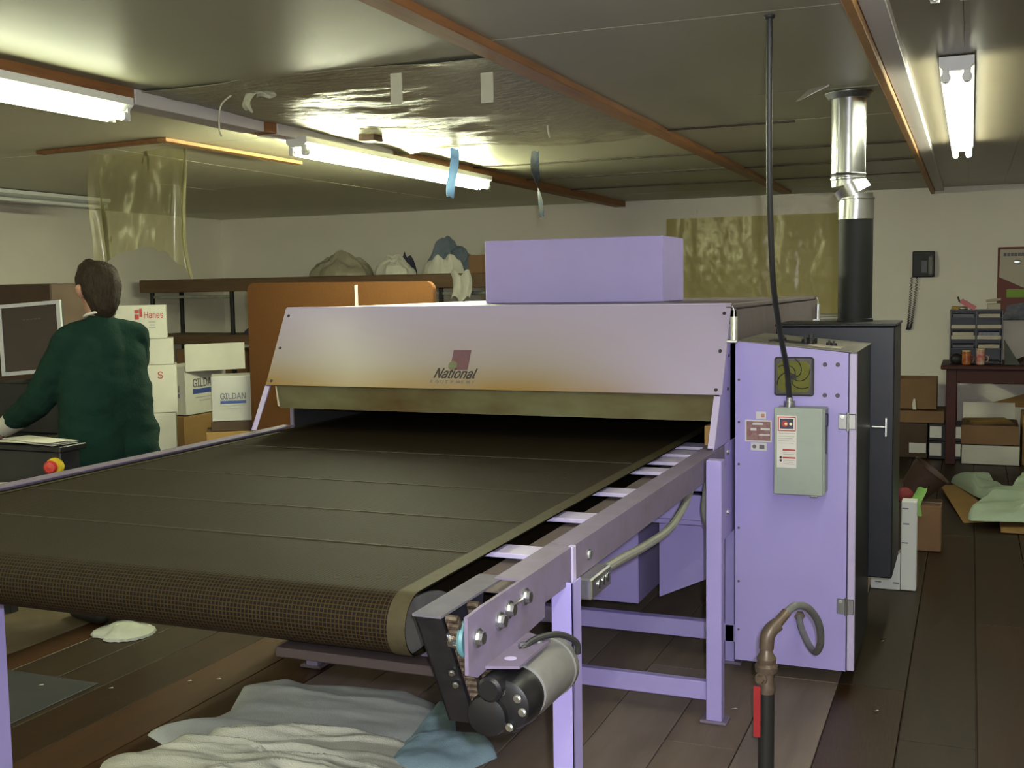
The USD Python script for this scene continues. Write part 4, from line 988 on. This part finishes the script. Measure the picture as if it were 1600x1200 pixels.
def carton(name, label, x0, x1, y0, y1, z0, z1, m=M_carton, rot=0.0, grp=None, flaps=False, tape=True):
    o = thing(name, label, 'box', ((x0 + x1) / 2, (y0 + y1) / 2, z0), grp)
    def R2(mm):
        if rot:
            mm = mm.copy(); mm.apply_transform(trimesh.transformations.rotation_matrix(rot, (0, 0, 1), ((x0 + x1) / 2, (y0 + y1) / 2, 0)))
        return mm
    if flaps:
        t = .006
        walls = cat_([box(x0, x1, y0, y0 + t, z0, z1, 0), box(x0, x1, y1 - t, y1, z0, z1, 0), box(x0, x0 + t, y0 + t, y1 - t, z0, z1, 0), box(x1 - t, x1, y0 + t, y1 - t, z0, z1, 0), box(x0, x1, y0, y1, z0, z0 + t, 0)])
        part('carton', R2(walls), m, o)
    else:
        part('carton', R2(box(x0, x1, y0, y1, z0, z1, .004)), m, o)
        if tape: part('flap_seam', R2(box(x0 + .002, x1 - .002, (y0 + y1) / 2 - .02, (y0 + y1) / 2 + .02, z1 - .0005, z1 + .0012, 0)), M_beige, o)
    return o, R2


zz = [(1.25, 1.511), (1.045, 1.248), (.667, 1.043), (.36, .665), (.002, .358)]
lab = ['white clothing carton with red lettering, topmost of the tall stack', 'plain white carton, second from the top of the tall stack', 'white carton with a red mark, third from the top of the stack', 'white carton low in the tall stack, fourth from the top', 'bottom white carton of the tall stack']
SXY = V(-6.075, 7.06); ST = math.radians(38)
for k, ((z0, z1), l_) in enumerate(zip(zz, lab)):
    hw = (.19, .215, .225, .215, .215)[k]
    o, RR2 = carton('white_carton', l_, SXY[0] - .19, SXY[0] - .19 + 2 * hw, SXY[1] - .16, SXY[1] + .16, z0, z1, rot=ST)
    yf = SXY[1] - .1615; xc = SXY[0] - .19 + hw
    if k == 0:
        part('lettering', RR2(onto(text('Hanes', .052, .14), (xc + .03, yf, z0 + .16), (1, 0, 0), (0, 0, 1))), M_red, o)
        part('emblem', RR2(onto(cat_([plate(0, .0, .03, .04), plate(.035, .02, .055, .085), plate(.0, .05, .03, .075)]), (xc - .04, yf, z0 + .15), (1, 0, 0), (0, 0, 1))), M_red, o)
        part('small_print', RR2(onto(cat_([plate(0, .0, .05, .012), plate(.005, .022, .045, .032), plate(.0, .045, .05, .055)]), (xc + .06, yf, z0 + .08), (1, 0, 0), (0, 0, 1))), M_greyink2, o)
    if k == 2:
        part('lettering', RR2(onto(text('S', .055), (xc + .08, yf, z0 + .27), (1, 0, 0), (0, 0, 1))), M_red, o)


def gildan(o, org, right, w=.20, part_only=None):
    k = w / .20
    part('lettering', onto(text('GILDAN', .046 * k, w, bold=True), np.asarray(org) + V(0, 0, .05 * k), right, (0, 0, 1)), M_greyink, o)
    part('print_band', onto(plate(.0, .012 * k, w, .040 * k), org, right, (0, 0, 1)), M_blueink, o)
    part('small_print', onto(cat_([plate(.02 * k, -.012 * k, w * .95, -.006 * k), plate(.05 * k, -.03 * k, w * .75, -.025 * k)]), org, right, (0, 0, 1)), M_greyink2, o)


o1, _ = carton('shirt_carton', 'open white shirt carton with one flap standing up, right of the tall white stack', -6.42, -6.03, 7.5, 8.05, .578, .985, M_carton, flaps=True)
gildan(o1, (-6.33, 7.4985, .715), (1, 0, 0), .24)
gildan(o1, (-6.0285, 7.60, .735), (0, 1, 0), .30)
part('flap', hull(*[V(x_ + dx, y_, z_) for x_, y_ in ((-6.022, 7.5), (-5.74, 7.93)) for z_ in (.95, 1.175) for dx in (0, .006)]), M_carton, o1, label='white flap standing upright')
o2, R2 = carton('shirt_carton', 'closed white shirt carton with grey and blue print, beside the open one', -5.45, -5.115, 7.0, 7.30, .62, .965, M_cartong, rot=math.radians(36))
for nm, ms, mm in (('lettering', onto(text('GILDAN', .044, .19, bold=True), (-5.385, 6.9985, .79), (1, 0, 0), (0, 0, 1)), M_greyink), ('print_band', onto(plate(0, 0, .19, .022), (-5.385, 6.9985, .755), (1, 0, 0), (0, 0, 1)), M_blueink), ('small_print', onto(cat_([plate(.02, 0, .18, .006), plate(.05, -.02, .14, -.015)]), (-5.385, 6.9985, .738), (1, 0, 0), (0, 0, 1)), M_greyink2)):
    part(nm, R2(ms), mm, o2)
o, _ = carton('cardboard_box', 'brown carton under the open white shirt carton', -6.44, -6.02, 7.46, 8.1, .002, .576, M_cardo)
o, _ = carton('cardboard_box', 'ochre carton under the closed white shirt carton', -5.50, -5.08, 6.97, 7.33, .002, .54, M_cardo, rot=math.radians(36))
o, _ = carton('packed_goods', 'dark folded goods between the closed shirt carton and the ochre carton', -5.46, -5.11, 7.0, 7.30, .543, .617, M_cardd, rot=math.radians(36), tape=False)

RK = thing('storage_rack', 'long brown wooden storage shelf on a black metal frame along the back', 'rack', (-6.1, 9.9, 0))
part('shelf_board', box(-8.27, -3.7, 9.6, 10.2, 1.61, 1.745, .006), M_brownwood, RK)
part('shelf_board', box(-8.2, -3.8, 9.62, 10.2, 1.06, 1.16, .006), M_brownwood, RK)
part('shelf_board', box(-8.2, -3.8, 9.62, 10.2, .5, .58, .006), M_brownwood, RK)
for x_ in (-8.15, -7.12, -5.9, -4.7, -3.9):
    for y_ in (9.66, 10.14):
        part('upright', box(x_ - .018, x_ + .018, y_ - .018, y_ + .018, 0, 1.61, .002), M_black, RK)
part('rail', box(-8.15, -7.12, 9.655, 9.675, 1.545, 1.575, .002), M_galvd, RK)
part('rail', box(-5.9, -3.9, 9.655, 9.675, 1.545, 1.575, .002), M_galvd, RK)
single('cloth_pile', cloth([(-7.02, 9.70), (-6.6, 9.68), (-6.02, 9.7), (-6.05, 10.05), (-6.9, 10.05)], .16, 41, z0=1.165), M_darkcloth, 'dark cloth heap on the lower rack shelf behind the cartons', 'cloth')
o, _ = carton('cardboard_box', 'brown carton on the lower rack shelf left of the partition', -6.9, -6.2, 9.7, 10.1, .584, 1.03, M_cardd)
o, _ = carton('cardboard_box', 'brown carton on the bottom rack shelf behind the tall white stack', -7.9, -7.1, 9.7, 10.1, .584, 1.0, M_card)


def heap(label, x0, x1, y0, y1, h, seed, m, z0=1.751, cat='cloth', ang=0.3, folds=6):
    n = 18; cx, cy = (x0 + x1) / 2, (y0 + y1) / 2; r = random.Random(seed)
    pts = [(cx + (x1 - x0) / 2 * math.cos(t) * r.uniform(.8, 1.1), cy + (y1 - y0) / 2 * math.sin(t) * r.uniform(.85, 1.05)) for t in np.linspace(0, 2 * math.pi, n, endpoint=False)]
    return single('cloth_heap', cloth(pts, h * 1.15, seed, folds, ang, z0, .30, 90, .62, 2.2), m, label, cat)


heap('beige-grey garment heap at the left end of the shelf top above the partition', -6.30, -5.56, 9.65, 10.15, .27, 3, M_beigecloth)
heap('white crumpled cloth heap on the shelf, right above the partition middle', -5.46, -5.02, 9.62, 9.90, .20, 7, M_whitecloth)
heap('slate-blue garment heap, highest on the shelf', -5.10, -4.50, 9.96, 10.18, .38, 12, M_denim, ang=.6)
heap('white cloth bundle on the shelf in front of the slate-blue heap', -4.94, -4.52, 9.64, 9.90, .24, 23, M_whitecloth)
heap('navy garment on the shelf behind the white crumpled heap', -5.46, -5.16, 9.98, 10.16, .28, 31, M_darkcloth)
o, _ = carton('cardboard_box', 'small brown box on the shelf beside the lavender roof box', -4.45, -4.12, 9.75, 10.1, 1.747, 1.92, M_card)


def drape(u, v):
    x_ = -4.56 + .20 * u + .03 * np.sin(v * 3); z = 1.752 - .25 * v + .03 * np.sin(u * 9)
    y_ = 9.590 - .02 * np.abs(np.sin(u * 7 + v)) - .01 * v
    return np.stack([x_, y_, z], -1)


single('hanging_cloth', sheet(drape, 20, 16, .004), M_whitecloth, 'white cloth hanging down over the shelf edge beside the roof box', 'cloth')

# ------------------------------------------------------------------ back right: table and what is on and under it
TB = thing('work_table', 'dark red-brown wooden table against the back wall', 'table', (.5, 10.75, 0))
part('tabletop', box(-.235, 1.6, 10.35, 11.18, .835, .87, .006), M_darkwood, TB)
part('apron', box(-.185, 1.55, 10.40, 10.43, .715, .834, .003), M_darkwood, TB)
for x_ in (-.19, 1.46):
    for y_ in (10.395, 11.06):
        part('leg', box(x_, x_ + .085, y_, y_ + .085, 0, .834, .004), M_darkwood, TB)
OR = thing('desk_organizer', 'dark stacked letter trays full of papers on the table', 'organizer', (.05, 10.75, .871))
for x_ in (-.165, .045, .255):
    part('side_wall', box(x_ - .006, x_ + .006, 10.6, 10.9, .871, 1.345, .002), M_tray, OR)
part('back_wall', box(-.159, .249, 10.89, 10.9, .871, 1.34, 0), M_tray, OR)
for k, z_ in enumerate((.875, 1.0, 1.09, 1.185, 1.27, 1.335)):
    for x0, x1 in ((-.158, .038), (.052, .248)):
        part('tray', box(x0, x1, 10.6, 10.888, z_, z_ + .008, .001), M_tray, OR)
        if k in (2, 3):
            part('tray_lip', box(x0, x1, 10.585, 10.599, z_ - .004, z_ + .03, .002), M_beige, OR)
        if k < 5:
            part('papers', box(x0 + .01, x1 - .012, 10.61, 10.87, z_ + .0085, z_ + .02 + .02 * ((k * 7 + int(x0 > 0) * 3) % 3), .003), (M_slate, M_tray, M_beige)[(k + int(x0 > 0)) % 3], OR)
PN = thing('red_scissors', 'red-handled tool with dark tips lying on the letter trays', 'scissors', (-.03, 10.62, 1.345))
part('handle', bar((-.085, 10.62, 1.425), (.035, 10.62, 1.355), .02, .04), M_redp, PN)
for dx in (-.01, .03, .06):
    part('tip', tube([(-.085 + dx, 10.63, 1.41 - dx * .5), (-.10 + dx, 10.63, 1.455 - dx * .55)], .007, 8), M_ink, PN)
single('glass_paperweight', ball((-.065, 10.62, 1.358), .030, (1.3, .8, .5)), M_zinc, 'shiny oval clip lying under the red scissors on the trays', 'clip')
single('tape_dispenser', cat_([box(.13, .24, 10.64, 10.75, 1.344, 1.40, .006), cyl((.12, 10.66, 1.42), (.24, 10.66, 1.435), .012, 10)]), M_beige, 'beige tape holder at the right end of the tray top', 'dispenser')
single('small_box', box(-.16, -.03, 10.68, 10.84, 1.344, 1.375, .003), M_yenv, 'thin manila packet on the left end of the tray top', 'packet')
def mug(label, cx, cy, m, h=.125, r=.037):
    o = thing('mug', label, 'mug', (cx, cy, .871)); part('cup', lathe([(r * .8, .871), (r, .88), (r, .871 + h), (r - .004, .871 + h), (r - .005, .885)], (cx, cy, 0), 20), m, o)
    part('rim', lathe([(r + .001, .871 + h - .008), (r + .001, .871 + h + .001), (r - .004, .871 + h + .001)], (cx, cy, 0), 20), M_cream, o)
    part('handle', tube([(cx + r, cy, .95), (cx + r + .022, cy, .94), (cx + r + .02, cy, .905), (cx + r, cy, .90)], .005, 6, 4), m, o)


mug('orange-red mug in front of the letter trays', -.03, 10.47, M_redmug)
mug('red and white mug to the right of the orange one', .085, 10.50, mat('red_white_glaze', (.45, .06, .04), .3, var=1, scale=18, col2=(.6, .55, .45)), .14)
single('dark_bag', ball((-.11, 10.5, .92), .05, (1.1, .9, .98)), M_blackm, 'small black pouch left of the mugs on the table', 'pouch')
single('desk_lamp_base', hull((.28, 10.55, .871), (.40, 10.5, .871), (.31, 10.65, .871), (.29, 10.6, 1.05), (.27, 10.58, 1.09), (.33, 10.56, .95)), M_blackm, 'black slanted stapler-like tool beside the letter trays', 'tool')
heap('dark cloth bundle at the right end of the table', .33, .8, 10.5, 10.85, .12, 55, M_brownbin, z0=.873)
single('leaning_notepad', hull((.27, 11.26, 1.23), (.6, 11.30, 1.23), (.31, 11.33, 1.37), (.62, 11.33, 1.42), (.27, 11.25, 1.24), (.6, 11.29, 1.24)), M_slate, 'slate-coloured picture below the notice board', 'picture')
NB = thing('notice_board', 'red-brown notice board with pinned papers at the right edge', 'notice board', (.45, 11.34, 1.35))
part('board', box(.22, .78, 11.335, 11.358, 1.28, 1.905, .004), M_redbrown, NB)
p_ = part('pinned_paper', hull(*[(x_, y_, z_) for y_ in (11.328, 11.334) for x_, z_ in ((.242, 1.885), (.75, 1.885), (.72, 1.5), (.44, 1.53), (.235, 1.63))]), M_beige, NB, label='large beige sheet')
part('heading_print', cat_([box(.27 + .03 * k, .293 + .03 * k, 11.3265, 11.328, 1.82, 1.85, 0) for k in range(14)]), M_greyink, p_)
part('foil_badge', ball((.385, 11.327, 1.765), .035, (1, .15, .6)), M_zinc, p_)
part('pinned_paper', box(.30, .7, 11.327, 11.333, 1.44, 1.515, 0), M_greenp, NB, label='green sheet')
PH = thing('wall_phone', 'black wall telephone with a coiled cord on the back wall', 'telephone', (-.42, 11.33, 1.64))
part('base', box(-.525, -.325, 11.31, 11.359, 1.64, 1.885, .008), M_blackm, PH)
part('keypad', box(-.445, -.39, 11.304, 11.31, 1.68, 1.80, .002), M_tray, PH)
part('handset', box(-.385, -.335, 11.27, 11.312, 1.66, 1.84, .012), mat('worn_grey', (.14, .13, .11), .45), PH)
cp = [(-.53 - .01 * t * 12 * .3 + .010 * math.cos(t * 190), 11.335 + .010 * math.sin(t * 190), 1.645 - .5 * math.sin(t * math.pi * .5)) for t in np.linspace(0, 1, 240)]
part('coiled_cord', cat_([tube(cp, .003, 5), tube([(x_ + .05 - .03 * k / 240, y_, z_) for k, (x_, y_, z_) in enumerate(cp)], .003, 5)]), M_cable, PH)

o, _ = carton('cardboard_box', 'open brown carton on the flat carton, between flue and table', -.62, -.275, 10.72, 11.1, .44, .72, M_card, flaps=True)
single('paper_strip', hull((-.475, 10.70, .44), (-.445, 10.70, .44), (-.47, 10.712, .54), (-.455, 10.712, .54), (-.475, 10.703, .44), (-.445, 10.703, .44), (-.48, 10.705, .49)), M_paper, 'white paper strip leaning on the open carton beside the table', 'paper')
single('brown_board', box(-.66, -.205, 10.66, 11.12, .325, .435, .004), M_card, 'long flat brown carton under the open carton beside the table', 'box')
o, _ = carton('cardboard_box', 'dark carton with a white label on the floor beside the table', -.72, -.345, 10.68, 11.1, .003, .322, M_cardd)
part('white_label', box(-.50, -.345 - .01, 10.675, 10.679, .05, .14, 0), M_white, o)
for k, (z0, z1, l_) in enumerate(((.003, .165, 'dark file box with white label behind the table leg, the lower one'), (.167, .32, 'dark file box with white label behind the table leg, the upper one'))):
    o, _ = carton('file_box', l_, -.335, -.06, 10.66, 11.0, z0, z1, M_black, tape=False, grp=None)
    for x0 in (-.325, -.13):
        part('white_label', box(x0, x0 + (.10 if x0 < -.2 else .065), 10.655, 10.659, z0 + .03, z1 - .02, 0), M_white, o)
o, _ = carton('cardboard_box', 'white low carton on the floor under the table', -.055, .41, 10.45, 10.95, .003, .172, M_carton, tape=False)
o, _ = carton('cardboard_box', 'brown carton of manila envelopes under the table, on the white low carton', -.06, .40, 10.44, 10.96, .174, .345, M_card, flaps=True)
stack_paper('envelope_pile', 'messy manila envelopes piled in the brown carton under the table', .16, 10.66, .352, 6, .34, .24, .1, 6, M_yenv)
single('white_folder', hull((-.05, 10.86, .36), (.38, 10.86, .36), (-.05, 10.92, .50), (.38, 10.92, .50), (-.05, 10.87, .355), (.38, 10.87, .355), (-.05, 10.93, .495), (.38, 10.93, .495)), M_paper, 'white folder leaning behind the manila envelopes', 'folder')
single('cardboard_flap', hull((.12, 10.98, .47), (.60, 10.98, .62), (.60, 10.98, .45), (.12, 11.0, .47), (.60, 11.0, .62), (.60, 11.0, .45)), M_cardo, 'ochre cardboard sheet leaning under the table', 'cardboard')
o, _ = carton('cardboard_box', 'tall ochre carton under the table at the right edge', .43, .85, 10.5, 10.95, .003, .44, M_cardo)

# ------------------------------------------------------------------ floor, right side
FM = thing('foam_packing', 'white L-shaped foam packing standing on the floor behind the burner box', 'packing foam', (-.33, 6.1, 0))
part('upright', box(-.315, -.238, 6.02, 6.12, .002, .47, .004), M_foam, FM)
part('base', hull(*[(x_, y_, z_) for y_ in (6.02, 6.12) for x_, z_ in ((-.46, .002), (-.317, .002), (-.46, .06), (-.40, .06), (-.317, .20))]), M_foam, FM)
part('mould_mark', cat_([box(x_, x_ + .03, 6.018, 6.021, z_, z_ + .006, 0) for x_, z_ in ((-.31, .43), (-.305, .35), (-.31, .25), (-.44, .035), (-.35, .035))]), M_greyink, FM)
o, _ = carton('cardboard_box', 'narrow brown carton standing behind the white foam packing', -.30, -.14, 6.95, 7.2, .003, .275, M_card)
BN = thing('waste_bin', 'dark brown basket tipped on the carton behind the burner box', 'basket', (-.26, 7.1, .28))
bl_ = lathe([(.085, 0), (.115, .16), (.12, .165), (.112, .165), (.08, .01)], (0, 0, 0), 24); bl_.apply_transform(trimesh.transformations.rotation_matrix(math.radians(38), (0, 1, 0))); bl_.apply_translation((-.30, 7.07, .345))
part('shell', bl_, M_brownbin, BN)
single('red_ball', ball((-.345, 6.93, .335), .052, (1, .8, .95)), mat('red_yarn', (.22, .03, .03), .8, var=.6, scale=50), 'dark red yarn ball in front of the brown basket', 'yarn')
single('lime_rag', cat_([ribbon(-.262, 6.86, .40, .17, .06, 2, .4), ribbon(-.30, 6.85, .335, .07, .06, 1, .3)]), M_lime, 'bright lime rag hanging before the brown basket', 'rag')
single('flat_cardboard', hull((-.19, 9.0, .05), (-.02, 9.1, .05), (.16, 7.95, .003), (-.02, 7.85, .003), (-.19, 9.0, .035), (-.02, 9.1, .035), (.16, 7.95, .018)), M_cardo, 'ochre cardboard sheet on the floor under the mint cloth, beside the basket', 'cardboard')
single('flat_cardboard', box(.20, .75, 7.62, 8.3, .003, .014, .002), M_cardo, 'ochre cardboard flat on the floor at the right edge', 'cardboard')
single('mint_cloth', cloth([(-.12, 9.15), (.08, 9.2), (.22, 8.8), (.32, 8.75), (.42, 9.3), (.85, 9.3), (.9, 7.85), (.35, 7.75), (.02, 7.70), (.0, 7.76), (.2, 8.0), (.2, 8.3), (.05, 8.6)], .15, 61, 6, .8, .055, .35, 110, .35), M_mint, 'pale mint cloth thrown over the cardboard on the floor', 'cloth')

# ------------------------------------------------------------------ floor, foreground
single('floor_cloth', cloth([(-2.69, 3.62), (-2.58, 3.75), (-2.45, 3.73), (-2.27, 3.78), (-2.02, 3.80), (-1.86, 3.73), (-1.72, 3.55), (-1.72, 3.35), (-1.8, 3.16), (-2.2, 2.95), (-2.58, 3.05), (-2.74, 3.12), (-2.62, 3.22), (-2.58, 3.38)], .06, 71, 5, .1, .003, .5), M_greycloth, 'blue-grey shirt spread on the floor under the belt, behind the cream towel', 'shirt')
single('floor_cloth', cloth([(-1.86, 3.72), (-1.78, 3.70), (-1.68, 3.50), (-1.66, 3.38), (-1.50, 3.43), (-1.47, 3.38), (-1.56, 3.15), (-1.75, 3.05), (-1.80, 3.3)], .075, 75, 4, .9, .004, .5), M_bluecloth, 'light-blue cloth sticking out right of the cream towel on the floor', 'cloth')
single('floor_cloth', cloth([(-2.50, 3.12), (-2.47, 3.25), (-2.30, 3.28), (-2.05, 3.33), (-1.80, 3.36), (-1.68, 3.27), (-1.60, 3.12), (-1.58, 2.9), (-1.7, 2.55), (-2.2, 2.45), (-2.62, 2.70), (-2.70, 2.84), (-2.56, 2.93), (-2.60, 3.02)], .105, 83, 11, .12, .004, .45, 110, .35), M_creamcloth, 'cream ribbed towel crumpled on the floor in the foreground', 'towel')
ld = []
lz = lathe([(.16, .003), (.155, .014), (.12, .024), (.09, .034), (.05, .052), (.0, .058)], (0, 0, 0), 48); vv = lz.vertices
th_ = np.arctan2(vv[:, 1], vv[:, 0]); rr0 = np.hypot(vv[:, 0], vv[:, 1]); k_ = 1 + .03 * np.sin(th_ * 22) * (rr0 > .12) - .22 * np.exp(-((th_ + 1.9) / .25) ** 2) * (rr0 > .08)
lz.vertices = np.c_[vv[:, 0] * k_ * .95, vv[:, 1] * k_ * .85, vv[:, 2]] + V(-3.68, 4.06, 0)
single('plastic_cover', lz, mat('glossy_white_plastic', (.50, .52, .47), .12, var=.5, scale=9, col2=(.36, .37, .32), bump=.2, bscale=14), 'white scalloped plastic cover lying on the floor below the belt', 'cover')
lr = random.Random(8)
for k, (x_, y_) in enumerate(((-2.96, 3.63), (-2.86, 3.69), (-3.21, 3.45), (-3.51, 3.38), (-.34, 5.11), (-.30, 4.25), (-.80, 4.09))):
    w_ = lr.uniform(.008, .014); where = ['nearer the belt leg', 'beside the belt leg', 'on the slate patch edge', 'on the slate patch', 'right of the cabinet', 'front right of the cabinet', 'by the dryer leg foot'][k]
    single('paper_scrap', hull((x_ - w_, y_, .003), (x_ + w_, y_ + .008, .003), (x_, y_ - .010, .008), (x_ + .004, y_ + .01, .006), (x_, y_, .003)), M_paper, 'small white paper scrap on the floor ' + where, 'scrap', 'paper scraps on the floor')
